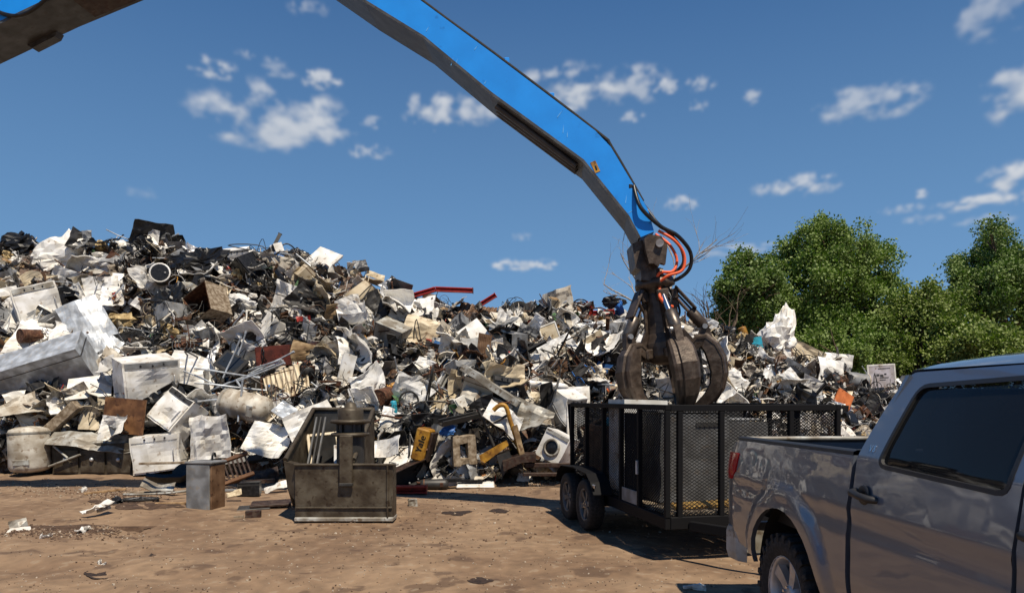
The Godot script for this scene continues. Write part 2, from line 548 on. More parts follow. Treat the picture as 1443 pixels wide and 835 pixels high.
# ---------- ground
func make_ground() -> void:
	# packed earth, with stains and paler dust: one texture over the near yard (laid flat in metres), a plain one beyond
	var n := 1024
	var f := FastNoiseLite.new()
	f.seed = 404
	f.frequency = 0.006
	f.fractal_octaves = 6
	var a := f.get_seamless_image(n, n)
	f.seed = 77
	f.frequency = 0.045
	f.fractal_octaves = 4
	var b := f.get_seamless_image(n, n)
	f.seed = 12
	f.frequency = 0.014
	f.fractal_octaves = 5
	var s := f.get_seamless_image(n, n)
	var im := Image.create(n, n, false, Image.FORMAT_RGB8)
	var hm := Image.create(n, n, false, Image.FORMAT_RGB8)
	for j in n:
		for i in n:
			var va := a.get_pixel(i, j).r
			var vb := b.get_pixel(i, j).r
			var vs := s.get_pixel(i, j).r
			var c := Color(0.168, 0.104, 0.060).lerp(Color(0.250, 0.166, 0.100), clampf((va - 0.5) * 2.2 + 0.5, 0.0, 1.0))
			c = c * (0.72 + 0.56 * vb)
			c = c.lerp(Color(0.075, 0.043, 0.026), clampf((vs - 0.72) * 9.0, 0.0, 0.7))
			c = c.lerp(Color(0.28, 0.22, 0.155), clampf((vb - 0.74) * 6.0, 0.0, 0.5))
			im.set_pixel(i, j, c.linear_to_srgb())
			var hgt := clampf(0.25 + 0.35 * va + 0.4 * vb, 0.0, 1.0)
			hm.set_pixel(i, j, Color(hgt, hgt, hgt))
	var tx := ImageTexture.create_from_image(im)
	var m := mat("earth", Color(1, 1, 1), 0.95, 0.0, tx, 0.085, ImageTexture.create_from_image(hm), 3.5)
	m.uv1_world_triplanar = true
	# a sheet to the horizon; the near yard is finely divided and slightly uneven
	var st := mk()
	st.set_smooth_group(0)
	var xs := [-600.0, -200.0, -80.0, -40.0]
	for i in 20: xs.append(-24.0 + i * 0.6)
	for i in 125: xs.append(-12.0 + i * 0.16)
	for i in 28: xs.append(8.0 + i * 0.6)
	xs.append_array([40.0, 80.0, 200.0, 600.0])
	var zs := [60.0, 20.0, 6.0]
	for i in 125: zs.append(2.0 - i * 0.16)
	for i in 17: zs.append(-18.0 - i * 0.6)
	zs.append_array([-45.0, -80.0, -160.0, -400.0, -800.0])
	var hgt := func(x: float, z: float) -> float:
		var k := clampf(1.0 - (absf(x) - 18.0) / 6.0, 0.0, 1.0) * clampf((z + 28.0) / 3.0, 0.0, 1.0) * clampf((2.0 - z) / 2.0, 0.0, 1.0)
		return ground_y(x, z) * k
	for j in zs.size() - 1:
		for i in xs.size() - 1:
			var p := []
			for k in [[i, j], [i, j + 1], [i + 1, j + 1], [i + 1, j]]:
				p.append(Vector3(xs[k[0]], hgt.call(xs[k[0]], zs[k[1]]), zs[k[1]]))
			quad(st, p[0], p[1], p[2], p[3])
	var o := part(self, "ground", done(st), m)
	o.set_meta("kind", "structure")
	o.set_meta("label", "packed brown earth of the yard with oil stains and dust")
func ground_y(x: float, z: float) -> float:
	var y := N1.get_noise_2d(x * 30.0, z * 30.0) * 0.045 + N1.get_noise_2d(x * 130.0, z * 130.0 + 90.0) * 0.007
	# wheel ruts pressed into the earth: pairs of tracks 1.7 m apart
	for t in [[-1.6, -5.0, 0.38, 0.03], [0.3, -8.0, 0.10, 0.024], [-5.5, -9.0, 1.15, 0.028], [-3.2, -7.0, 0.75, 0.022]]:
		var d := Vector2(cos(t[2]), sin(t[2]))
		var q := Vector2(x - t[0], z - t[1])
		var s := d.dot(q)
		var w := d.orthogonal().dot(q) + 0.35 * sin(s * 0.35 + t[0])
		for e in [-0.85, 0.85]:
			var r: float = (w - e) / 0.17
			y += -t[3] * exp(-r * r) + t[3] * 0.5 * (exp(-pow(r - 1.6, 2.0)) + exp(-pow(r + 1.6, 2.0)))
	return y

# ---------- the heap's shape: for a bearing (photograph column) its foot, crest depth and crest row
const COLS := [-700, -300, 0, 60, 150, 240, 300, 440, 500, 540, 600, 700, 800, 900, 1000, 1060, 1100, 1150, 1200, 1250, 1300, 1500]
const FOOT := [14.0, 15.5, 16.6, 16.6, 16.5, 16.4, 16.4, 15.6, 15.2, 14.9, 14.6, 14.3, 15.0, 17.5, 19.5, 20.5, 21.0, 21.5, 22.0, 22.5, 23.0, 24.0]
const CREST := [350, 345, 357, 352, 360, 345, 362, 366, 385, 424, 434, 442, 440, 455, 470, 480, 482, 512, 534, 548, 556, 560]
func col(px: float, arr: Array) -> float:
	for i in COLS.size() - 1:
		if px <= COLS[i + 1]:
			return lerpf(arr[i], arr[i + 1], clampf((px - COLS[i]) / float(COLS[i + 1] - COLS[i]), 0.0, 1.0))
	return arr[-1]
func heap_at(px: float, v: float) -> Vector3:
	var zf := col(px, FOOT)
	var run := 6.5
	var z := zf + run * v
	var zc := zf + run
	var yc := EYE + (HY - col(px, CREST)) / FL * zc
	var y: float
	if v <= 1.0: y = yc * (0.12 * clampf(v * 12.0, 0.0, 1.0) + 0.88 * pow(v, 0.82))
	else: y = yc * clampf(1.0 - (v - 1.25) * 0.55, -0.1, 1.0)
	var x := (px - CX) / FL * z
	var n := N1.get_noise_3d(x * 38.0, y * 38.0, z * 38.0) * 0.55 + N1.get_noise_3d(x * 110.0, y * 110.0, z * 110.0 + 50.0) * 0.28
	var k := clampf(v * 6.0, 0.0, 1.0)
	return Vector3(x, y + n * 0.6 * k, -(z - n * 1.05 * k))
func heap_hit(px: float, py: float) -> Vector3:        # where the line of sight through a pixel meets the heap
	var want := (HY - py) / FL
	var last := heap_at(px, 0.0)
	for i in range(1, 61):
		var p := heap_at(px, i / 55.0)
		if (p.y - EYE) / -p.z >= want:
			return p
		last = p
	return heap_at(px, 1.05)
func spot(px: float, py: float, pull := 0.3) -> Vector3:
	var p := heap_hit(px, py)
	return pt(px, py, -p.z - pull)
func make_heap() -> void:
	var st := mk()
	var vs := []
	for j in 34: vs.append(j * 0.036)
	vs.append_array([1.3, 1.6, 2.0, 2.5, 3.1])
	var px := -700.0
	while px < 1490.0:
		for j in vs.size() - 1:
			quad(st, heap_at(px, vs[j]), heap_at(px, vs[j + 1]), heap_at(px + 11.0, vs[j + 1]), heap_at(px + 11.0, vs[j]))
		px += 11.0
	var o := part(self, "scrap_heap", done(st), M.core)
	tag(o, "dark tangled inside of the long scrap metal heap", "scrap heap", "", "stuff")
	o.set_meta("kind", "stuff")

# ---------- trees
func leaf_clump(sd: int, leaves: int, rad: float, size: float) -> ArrayMesh:
	var g := RandomNumberGenerator.new()
	g.seed = sd
	var s := mk()
	for i in leaves:
		var d := Vector3(g.randfn(), g.randfn() * 0.8, g.randfn()) * rad * 0.55
		var b := Basis.from_euler(Vector3(g.randf_range(-1.2, 1.2), g.randf() * TAU, g.randf_range(-1.2, 1.2)))
		var l := size * g.randf_range(0.7, 1.3)
		var q := [d + b * Vector3(0, 0, -l * 0.6), d + b * Vector3(-l * 0.42, l * 0.08, -l * 0.1), d + b * Vector3(0, 0, l * 0.6), d + b * Vector3(l * 0.42, l * 0.08, -l * 0.1)]
		tri(s, q[0], q[1], q[2]); tri(s, q[0], q[2], q[3])
	return done(s)
func grow(s: SurfaceTool, p: Vector3, d: Vector3, len: float, r: float, depth: int, g: RandomNumberGenerator, wild: float, tips: Array, lift := 0.12) -> void:
	var pts := [p]
	var rs := [r]
	var n := 5
	for i in n:
		d = (d + Vector3(g.randfn(), g.randfn() * 0.6 + lift, g.randfn()) * wild).normalized()
		p += d * len / n
		pts.append(p)
		rs.append(r * (1.0 - 0.5 * (i + 1) / n) if depth > 0 else maxf(r * (1.0 - 0.9 * (i + 1) / n), 0.004))
	tube(s, pts, rs, 7 if r > 0.06 else 4)
	tips.append(p)
	if depth <= 0: return
	for k in g.randi_range(2, 3) + (1 if depth > 2 else 0):
		var at := g.randi_range(2, n)
		var e := (d + Vector3(g.randfn(), g.randfn() * 0.5 + lift, g.randfn()) * 0.5).normalized()
		grow(s, pts[at], e, len * g.randf_range(0.55, 0.8), rs[at] * 0.72, depth - 1, g, wild, tips, lift)
func gathered(m: ArrayMesh, xs: Array[Transform3D], cs: Array[Color]) -> ArrayMesh:      # copies of a small mesh joined into one
	var a := m.surface_get_arrays(0)
	var v0: PackedVector3Array = a[Mesh.ARRAY_VERTEX]
	var n0: PackedVector3Array = a[Mesh.ARRAY_NORMAL]
	var v := PackedVector3Array()
	var n := PackedVector3Array()
	var c := PackedColorArray()
	for i in xs.size():
		v.append_array(xs[i] * v0)
		n.append_array(Transform3D(xs[i].basis.orthonormalized(), Vector3.ZERO) * n0)
		var k := PackedColorArray()
		k.resize(v0.size())
		k.fill(cs[i])
		c.append_array(k)
	var o := []
	o.resize(Mesh.ARRAY_MAX)
	o[Mesh.ARRAY_VERTEX] = v
	o[Mesh.ARRAY_NORMAL] = n
	o[Mesh.ARRAY_COLOR] = c
	var am := ArrayMesh.new()
	am.add_surface_from_arrays(Mesh.PRIMITIVE_TRIANGLES, o)
	return am
func make_trees() -> void:
	var clumps := [leaf_clump(1, 28, 0.44, 0.145), leaf_clump(2, 28, 0.44, 0.135), leaf_clump(3, 26, 0.42, 0.155)]
	# each tree: label, column, depth, lobes [column, row, radius m], greens
	var trees := [
		["broad cottonwood with bright green crown standing behind the grey framed sign end of the heap", 1160, 38.0, [[1140, 335, 1.1], [1165, 345, 1.3], [1200, 350, 1.2], [1115, 365, 1.1], [1140, 380, 1.7], [1185, 385, 1.7], [1230, 375, 1.4], [1245, 400, 1.0], [1105, 410, 1.5], [1080, 425, 1.2], [1150, 425, 1.9], [1200, 430, 1.7], [1235, 425, 1.2], [1120, 460, 1.8], [1170, 470, 1.9], [1215, 470, 1.5], [1090, 460, 1.3], [1070, 455, 1.0]], 0],
		["smaller dark green tree beside the bare snag behind the heap", 1040, 36.0, [[1042, 378, 0.9], [1052, 395, 1.2], [1034, 410, 1.0], [1066, 415, 1.3], [1042, 435, 1.3], [1068, 450, 1.3], [1030, 455, 1.0], [1078, 400, 1.0]], 1],
		["low rounded yellow green tree filling the gap between the two cottonwoods", 1300, 37.0, [[1290, 430, 1.1], [1310, 425, 1.0], [1330, 440, 1.2], [1270, 450, 1.3], [1300, 460, 1.6], [1340, 470, 1.4], [1255, 475, 1.4], [1285, 490, 1.6], [1320, 495, 1.6], [1230, 490, 1.3], [1350, 500, 1.4], [1245, 515, 1.3]], 2],
		["tall open cottonwood with dark limbs showing through its crown", 1400, 39.0, [[1398, 330, 0.8], [1400, 345, 1.0], [1425, 365, 1.3], [1405, 380, 1.4], [1370, 380, 1.1], [1360, 400, 1.1], [1440, 400, 1.6], [1390, 410, 1.5], [1350, 415, 0.9], [1420, 430, 1.6], [1370, 435, 1.2], [1470, 380, 1.6], [1480, 430, 1.8], [1450, 450, 1.5]], 1],
		["bushy green tree growing low behind the white crumpled sheet", 1180, 35.0, [[1150, 490, 1.3], [1180, 495, 1.4], [1210, 505, 1.3], [1195, 520, 1.2], [1165, 515, 1.2], [1130, 480, 1.1]], 0],
		["scrubby tree with pale leaves growing low behind the truck roof", 1400, 34.0, [[1370, 490, 1.0], [1400, 492, 1.1], [1430, 495, 1.2], [1460, 500, 1.3], [1345, 510, 1.1], [1385, 515, 1.2], [1420, 520, 1.2]], 2],
		["leafy tree standing past the truck beyond the cottonwoods", 1620, 40.0, [[1560, 380, 2.2], [1620, 360, 2.2], [1680, 390, 2.2], [1600, 430, 2.4], [1660, 450, 2.4], [1580, 480, 2.2]], 0]]
	var greens := [[Color(0.105, 0.165, 0.030), Color(0.210, 0.290, 0.065)], [Color(0.088, 0.145, 0.032), Color(0.175, 0.245, 0.060)], [Color(0.125, 0.175, 0.030), Color(0.230, 0.285, 0.070)]]
	var idx := 0
	for t in trees:
		idx += 1
		var g := RandomNumberGenerator.new()
		g.seed = 300 + idx
		var root := thing("cottonwood_tree", t[0], "tree", Vector3((t[1] - CX) / FL * t[2], 0, -t[2]))
		var s := mk()
		var base := root.position
		var top := 0.0
		for l in t[3]: top = maxf(top, pt(l[0], l[1], t[2]).y)
		var fork := Vector3(0, top * 0.25, 0)
		tube(s, [Vector3(0, -0.2, 0), Vector3(0.1, top * 0.12, 0), fork], [0.36, 0.3, 0.26], 9)
		var xs: Array[Transform3D] = []
		var cs: Array[Color] = []
		for l in t[3]:
			var c := pt(l[0], l[1], t[2] + g.randf_range(-1.6, 1.6)) - base
			var mid := fork.lerp(c, 0.5) + Vector3(g.randfn(), -0.5, g.randfn()) * 0.35
			tube(s, curve_pts([fork - Vector3(0, 0.3, 0), mid, c], 4), [0.17, 0.16, 0.145, 0.13, 0.115, 0.10, 0.085, 0.065, 0.04], 6)
			var rad: float = l[2]
			for k in 5:
				var e := c + Vector3(g.randfn(), g.randfn() * 0.7, g.randfn()).normalized() * rad * 0.85
				tube(s, [mid.lerp(c, 0.6 + 0.08 * k), c.lerp(e, 0.5) + Vector3(0, -0.1, 0), e], [0.05, 0.035, 0.012], 4)
			var tint := g.randf()
			var cnt := int(175.0 * rad * rad)
			var subs := []
			for k in 10:
				var sdir := Vector3(g.randfn(), g.randfn() + 0.25, g.randfn()).normalized()
				subs.append([c + sdir * rad * g.randf_range(0.5, 1.0), rad * g.randf_range(0.24, 0.48), g.randf()])
			for k in cnt:
				var d := Vector3(g.randfn(), g.randfn(), g.randfn()).normalized()
				var rr := pow(g.randf(), 0.45)
				var lump := 1.0 + 0.34 * N1.get_noise_3d((c.x + d.x) * 70.0, (c.y + d.y) * 70.0, (c.z + d.z) * 70.0 + idx * 40.0)
				var sl: Array = subs[g.randi() % 10]
				var p: Vector3 = sl[0] + Vector3(d.x, d.y * 0.8, d.z) * sl[1] * rr * lump
				if k % 5 == 0: p = c + d * rad * rr * lump
				if N1.get_noise_3d(p.x * 75.0 + 300.0, p.y * 75.0, p.z * 75.0 + idx * 90.0) < -0.09: continue
				var sc := g.randf_range(0.55, 1.05)
				xs.append(Transform3D(Basis.from_euler(Vector3(g.randf() * TAU, g.randf() * TAU, g.randf() * TAU)).scaled(Vector3.ONE * sc), p))
				var cl: Color = greens[t[4]][0].lerp(greens[t[4]][1], clampf(0.25 * tint + 0.35 * sl[2] + 0.4 * g.randf() + g.randfn() * 0.12, 0.0, 1.0))
				cs.append(cl)
		part(root, "trunk", done(s), M.bark)
		part(root, "crown", gathered(clumps[idx % 3], xs, cs), M.leaf)
	# bare trees behind the grapple
	var dead := [["pale leafless tree with fine upright twigs behind the grapple", 926, 31.0, 262, 0.10, 21, 0.13], ["twisted brown dead snag with broken limbs behind the heap", 1012, 33.0, 372, 0.10, 35, 0.12], ["faint grey leafless sapling low behind the blue tarpaulin", 892, 32.0, 395, 0.05, 48, 0.2]]
	for d in dead:
		var g := RandomNumberGenerator.new()
		g.seed = d[5]
		var root := thing("bare_tree", d[0], "tree", Vector3((d[1] - CX) / FL * d[2], 0, -d[2]))
		var hh: float = EYE + (HY - d[3]) / FL * float(d[2])
		var s := mk()
		tube(s, [Vector3(0, -0.2, 0), Vector3(0.05, hh * 0.25, 0), Vector3(-0.05, hh * 0.45, 0.1)], [d[4] * 2.2, d[4] * 1.8, d[4] * 1.4], 7)
		part(root, "trunk", done(s), M.bark_grey if d[5] != 35 else M.bark)
		for k in 3:
			var b := mk()
			var tips := []
			grow(b, Vector3(-0.05, hh * (0.33 + 0.05 * k), 0.1), Vector3((k - 1) * 0.16 + g.randfn() * 0.06, 1.0, g.randfn() * 0.2).normalized(), hh * 0.27, d[4] * 0.95, 3, g, float(d[6]), tips, 0.26)
			part(root, "limb", done(b), M.bark_grey if d[5] != 35 else M.bark)

# ---------- material handler
const PLA := 9.545
func bp(px: float, py: float) -> Vector3:        # a point of the boom's near side plate, whose plane runs 1 m away for each 10 m leftwards
	var q := (px - CX) / FL
	return pt(px, py, PLA / (1.0 + 0.1 * q))
const BW := 0.75
const BN := Vector3(0.0995, 0, -0.995)
func bpts(l: Array) -> Array:
	var o := []
	for q in l: o.append(bp(q[0], q[1]))
	return o
func make_handler() -> void:
	var h := thing("material_handler", "blue material handler whose long boom and stick cross above the heap", "crane", Vector3.ZERO)
	var lo := bpts([[345, -118], [515, 0], [598, 51], [693, 130], [823, 225], [887, 304], [903, 334]])
	var up := bpts([[385, -160], [592, 0], [697, 77], [839, 184], [861, 207], [913, 294], [922, 326]])
	var outl := up.duplicate()
	var rv := lo.duplicate()
	rv.reverse()
	outl.append_array(rv)
	var stick := part(h, "stick", ex(outl, BN * BW), M.boom_blue)
	# bottom plate, a little wider than the box
	var s := mk()
	for i in lo.size() - 1:
		var d: Vector3 = (lo[i + 1] - lo[i]).normalized()
		var n := d.cross(BN).normalized()
		if n.y > 0.0: n = -n
		extrude(s, [lo[i] - BN * 0.012, lo[i + 1] - BN * 0.012, lo[i + 1] - BN * 0.012 + n * 0.035, lo[i] - BN * 0.012 + n * 0.035], BN * (BW + 0.024))
	part(stick, "bottom_plate", done(s), M.greasy_steel)
	# pipes below the stick
	s = mk()
	var a := bp(697, 136) + BN * 0.2
	var b := bp(812, 221) + BN * 0.2
	for k in 3: tube(s, [a + BN * 0.14 * k + Vector3(0, -0.05, 0), b + BN * 0.14 * k + Vector3(0, -0.05, 0)], 0.04, 8)
	part(stick, "pipe_run", done(s), M.greasy_steel)
	# knee cover on top, hoses along the top edge, lugs
	var kc := []
	for q in [[841, 180], [859, 193], [876, 217], [916, 298], [913, 300], [861, 210], [839, 187]]: kc.append(bp(q[0], q[1]) + BN * 0.25)
	part(stick, "knee_cover", ex(kc, BN * 0.45), M.boom_blue)
	var tp := []
	for q in [[385, -160], [592, 0], [697, 77], [839, 185], [861, 208], [905, 284]]: tp.append(bp(q[0], q[1]) + BN * 0.03 + Vector3(0.01, 0.012, 0))
	part(stick, "top_hose", tb(curve_pts(tp, 4), 0.026), M.rubber)
	for q in [[713, 83], [777, 133]]:
		part(stick, "lug", bx(Vector3(0.07, 0.12, 0.05), 0.01, bp(q[0], q[1]) + BN * 0.1), M.boom_blue)
	part(stick, "clip", bx(Vector3(0.06, 0.06, 0.05), 0.01, bp(889, 262) + BN * 0.02), M.black)
	# worn paint: shallow scuffs are chips of primer on the side plate
	var y := part(stick, "decal", ex([bp(832, 229), bp(839, 226), bp(846, 241), bp(839, 244)], BN * -0.006), M.yellow)
	y.set_meta("label", "small yellow warning plate")
	part(y, "symbol", ex([bp(838, 234), bp(840, 233), bp(842, 239), bp(840, 240)], BN * -0.010), M.black)
	for q in [[635, 92, 7, 12], [641, 93, 7, 11], [785, 165, 14, 10], [793, 187, 2, 12], [799, 193, 1, 9], [881, 286, 4, 12], [600, 44, 8, 7], [682, 118, 6, 5], [668, 70, 9, 6], [885, 300, 14, 4]]:
		part(stick, "scratch", ex([bp(q[0], q[1]), bp(q[0] + 0.9, q[1] + 0.3), bp(q[0] + q[2] * 0.25 + 0.8, q[1] - q[3] * 0.5 + 0.4), bp(q[0] + q[2] * 0.6, q[1] - q[3]), bp(q[0] + q[2] * 0.25, q[1] - q[3] * 0.5)], BN * -0.003), M.blue_scuff)
	# main boom, foot far left
	var ml := bpts([[330, -112], [63, 0], [0, 30], [-250, 150], [-640, 430]])
	var mu := bpts([[392, -190], [100, -118], [-120, -35], [-420, 110], [-680, 330]])
	outl = mu.duplicate()
	rv = ml.duplicate()
	rv.reverse()
	outl.append_array(rv)
	var boom := part(h, "main_boom", ex(outl, BN * 0.66), M.boom_blue)
	s = mk()
	for i in ml.size() - 1:
		var d: Vector3 = (ml[i + 1] - ml[i]).normalized()
		var n := d.cross(BN).normalized()
		if n.y > 0.0: n = -n
		extrude(s, [ml[i] - BN * 0.012, ml[i + 1] - BN * 0.012, ml[i + 1] - BN * 0.012 + n * 0.04, ml[i] - BN * 0.012 + n * 0.04], BN * 0.684)
	part(boom, "bottom_plate", done(s), M.greasy_steel)
	part(boom, "wear_plate", ex([bp(95, -13) + BN * 0.12 + Vector3(0, -0.045, 0), bp(190, -53) + BN * 0.12 + Vector3(0, -0.045, 0), bp(190, -53) + BN * 0.12 + Vector3(0, -0.085, 0), bp(95, -13) + BN * 0.12 + Vector3(0, -0.075, 0)], BN * 0.45), M.dark_brown)
	part(boom, "bracket", ex([bp(-5, 32) + BN * 0.56 + Vector3(0, -0.045, 0), bp(40, 11) + BN * 0.56 + Vector3(0, -0.045, 0), bp(36, 15) + BN * 0.56 + Vector3(0, -0.085, 0), bp(2, 32) + BN * 0.56 + Vector3(0, -0.09, 0)], BN * 0.14), M.greasy_steel)
	var sd := []
	for q in [[-4, 17], [10, 22], [24, 24], [40, 20], [58, 8], [72, -6], [80, -12]]: sd.append(bp(q[0], q[1]) - BN * 0.03)
	part(boom, "side_hose", tb(curve_pts(sd, 3), 0.03), M.black)
	s = mk()
	tube(s, [bp(368, -140) - BN * 0.1, bp(368, -140) + BN * 1.0], 0.22, 16)
	part(h, "elbow_pin", done(s), M.dark)
	var foot := bp(-650, 380) + BN * 0.4
	part(h, "boom_cylinder", tb([foot + Vector3(1.0, -1.0, 0), bp(-330, 160) + BN * 0.4], 0.13, 12), M.dark)
	# the machine itself, outside the picture on the left
	var c := foot + Vector3(-1.6, 0, 0)
	c.y = 0
	part(h, "house", bx(Vector3(4.4, 1.5, 2.6), 0.12, c + Vector3(-0.4, 2.25, -0.1)), M.boom_blue)
	part(h, "counterweight", bx(Vector3(0.9, 1.1, 2.6), 0.15, c + Vector3(-3.0, 2.0, -0.1)), M.greasy_steel)
	part(h, "turntable", lt([Vector2(1.0, 1.15), Vector2(1.0, 1.55)], 24, Transform3D(Basis.IDENTITY, c)), M.dark)
	part(h, "undercarriage", bx(Vector3(4.6, 0.5, 1.5), 0.08, c + Vector3(0, 0.95, 0)), M.dark)
	part(h, "boom_foot_bracket", bx(Vector3(1.2, 1.4, 1.0), 0.1, c + Vector3(1.5, 2.6, 0)), M.boom_blue)
	part(h, "cab", bx(Vector3(1.5, 1.7, 1.1), 0.12, c + Vector3(1.0, 2.6, 1.2)), M.greasy_steel)
	part(h, "cab_window", bx(Vector3(1.1, 0.9, 0.03), 0.0, c + Vector3(1.0, 2.9, 1.77)), M.glass_dark)
	for x in [-1.6, 1.6]:
		for z in [-1.05, 1.05]:
			var w := part(h, "wheel", lt([Vector2(0.25, -0.22), Vector2(0.5, -0.25), Vector2(0.58, -0.2), Vector2(0.6, 0.0), Vector2(0.58, 0.2), Vector2(0.5, 0.25), Vector2(0.25, 0.22)], 20, Transform3D(Basis(Vector3.RIGHT, PI / 2), c + Vector3(x, 0.6, z))), M.rubber)
			part(w, "hub", lt([Vector2(0.26, -0.2), Vector2(0.26, 0.2)], 12, Transform3D(Basis(Vector3.RIGHT, PI / 2), c + Vector3(x, 0.6, z))), M.dark)

func make_grapple() -> void:
	var tilt := Basis(Vector3.BACK, 0.15)
	var base := pt(922, 396, 9.7)
	var g := thing("grapple", "rusty steel orange peel grapple with five curved tines lowered into the trailer", "grapple", base, tilt)
	var inv := Transform3D(tilt, base).affine_inverse()
	var L := func(px: float, py: float, dz := 0.0) -> Vector3: return inv * pt(px, py, 9.7 + dz)
	# hanger: yoke plates round the stick's tip, link block, pins
	for dz in [-0.40, 0.30]:
		var o := []
		for q in [[908, 336], [914, 330], [932, 332], [941, 346], [938, 372], [931, 370], [928, 376], [922, 371], [915, 371], [910, 352]]: o.append(L.call(q[0], q[1], dz))
		part(g, "yoke_plate", ex(o, inv.basis * Vector3(0, 0, -0.1)), M.grapple)
	part(g, "yoke_pin", tb([L.call(930, 342, -0.46), L.call(930, 342, 0.45)], 0.052, 14), M.silver)
	var o2 := []
	for q in [[891, 343], [905, 338], [925, 352], [925, 390], [918, 396], [904, 394], [903, 380], [896, 377]]: o2.append(L.call(q[0], q[1], -0.24))
	part(g, "link_block", ex(o2, inv.basis * Vector3(0, 0, -0.46)), M.grapple)
	part(g, "cross_pin", tb([L.call(902, 384, -0.15), L.call(934, 384, -0.15)], 0.06, 12), M.grapple)
	part(g, "rotator", lt([Vector2(0.12, 0.16), Vector2(0.15, 0.03), Vector2(0.25, 0.02), Vector2(0.27, -0.03), Vector2(0.27, -0.09), Vector2(0.18, -0.12), Vector2(0.18, -0.2)], 20), M.grapple)
	for k in 10:
		var an := TAU * k / 10.0
		part(g, "bolt", bx(Vector3(0.045, 0.04, 0.045), 0.008, Vector3(cos(an) * 0.225, 0.03, sin(an) * 0.225)), M.dark)
	part(g, "hub", lt([Vector2(0.17, -0.15), Vector2(0.19, -0.2), Vector2(0.21, -0.45), Vector2(0.24, -0.72), Vector2(0.30, -0.85), Vector2(0.31, -1.02), Vector2(0.20, -1.12), Vector2(0.1, -1.15)], 15, Transform3D.IDENTITY, false), M.grapple)
	# tine and cylinder prototypes, in a radial plane: x outwards, y up, z across
	var path := [Vector2(0.28, -0.95), Vector2(0.42, -0.83), Vector2(0.57, -0.84), Vector2(0.69, -0.97), Vector2(0.76, -1.17), Vector2(0.755, -1.38), Vector2(0.68, -1.58), Vector2(0.54, -1.74), Vector2(0.36, -1.85), Vector2(0.14, -1.92)]
	var wid := [0.18, 0.23, 0.28, 0.33, 0.34, 0.32, 0.28, 0.22, 0.14, 0.04]
	var rings := []
	var keel := []
	var ribs := [[], []]
	for i in path.size():
		var d: Vector2 = (path[mini(i + 1, path.size() - 1)] - path[maxi(i - 1, 0)]).normalized()
		var n := Vector2(-d.y, d.x)                                # outwards
		if n.dot(path[i] - Vector2(0.25, -1.35)) < 0.0: n = -n
		var w: float = wid[i] * 0.5
		var p: Vector2 = path[i]
		var q := p - n * 0.045
		rings.append([Vector3(p.x, p.y, -w * 0.8), Vector3(p.x - n.x * 0.02, p.y - n.y * 0.02, -w), Vector3(q.x, q.y, -w), Vector3(q.x, q.y, w), Vector3(p.x - n.x * 0.02, p.y - n.y * 0.02, w), Vector3(p.x, p.y, w * 0.8)])
		if i >= 1 and i <= 7:
			var e := p + n * 0.03
			keel.append([Vector3(e.x, e.y, -w * 0.42), Vector3(p.x, p.y, -w * 0.5), Vector3(p.x, p.y, w * 0.5), Vector3(e.x, e.y, w * 0.42)])
		var dp := 0.17 * (1.0 - 0.6 * absf(i - 4) / 5.0)
		for k in 2:
			var zc := (w - 0.03) * (k * 2 - 1)
			var u := q - n * dp
			ribs[k].append([Vector3(q.x, q.y, zc - 0.02), Vector3(u.x, u.y, zc - 0.02), Vector3(u.x, u.y, zc + 0.02), Vector3(q.x, q.y, zc + 0.02)])
	var s := mk()
	loft(s, rings, false)
	var shell := done(s)
	s = mk()
	loft(s, keel, false)
	var keelm := done(s)
	var ribm := []
	for k in 2:
		s = mk()
		loft(s, ribs[k], false)
		ribm.append(done(s))
	s = mk()
	extrude(s, [Vector3(0.46, -0.84, -0.05), Vector3(0.53, -0.66, -0.05), Vector3(0.61, -0.67, -0.05), Vector3(0.66, -0.93, -0.05)], Vector3(0, 0, 0.1))
	var lug := done(s)
	var top := Vector3(0.24, -0.22, 0)
	var bot := Vector3(0.57, -0.72, 0)
	var d3 := (bot - top).normalized()
	var rod := tb([top, top + d3 * 0.42], 0.042, 12)
	s = mk()
	tube(s, [top + d3 * 0.30, top + d3 * 0.33, bot - d3 * 0.05, bot], [0.06, 0.078, 0.078, 0.05], 14)
	var barrel := done(s)
	s = mk()
	box(s, Transform3D(Basis(Vector3.BACK, atan2(d3.y, d3.x)), top + d3 * 0.16 + Vector3(0.05, 0.06, 0)), Vector3(0.42, 0.03, 0.2), 0.01)
	var guard := done(s)
	var fork := bx(Vector3(0.16, 0.14, 0.24), 0.02, Vector3(0.3, -0.99, 0))
	var webm := ex([Vector3(0.1, -0.14, -0.016), Vector3(0.27, -0.16, -0.016), Vector3(0.29, -0.28, -0.016), Vector3(0.25, -0.42, -0.016), Vector3(0.27, -0.66, -0.016), Vector3(0.40, -0.86, -0.016), Vector3(0.40, -1.06, -0.016), Vector3(0.1, -1.14, -0.016)], Vector3(0, 0, 0.032))
	var brk := bx(Vector3(0.1, 0.14, 0.17), 0.015, Vector3(0.24, -0.22, 0))
	for k in 5:
		var xf := Transform3D(Basis(Vector3.UP, deg_to_rad(97.0 + 72.0 * k) + PI), Vector3.ZERO)
		var t := part(g, "tine", shell, M.grapple, xf)
		part(t, "keel", keelm, M.grapple)
		for r in 2: part(t, "rib", ribm[r], M.grapple)
		part(t, "lug", lug, M.grapple)
		part(t, "pin", tb([bot + Vector3(0, 0, -0.09), bot + Vector3(0, 0, 0.09)], 0.035, 10), M.silver)
		part(t, "pivot", fork, M.grapple)
		part(g, "web_plate", webm, M.grapple, Transform3D(Basis(Vector3.UP, deg_to_rad(97.0 + 72.0 * k) + PI), Vector3.ZERO))
		part(g, "cylinder_bracket", brk, M.grapple, xf)
		var c := part(g, "cylinder", barrel, M.steel_worn if k % 2 == 0 else M.grapple, xf)
		part(c, "rod", rod, M.chrome)
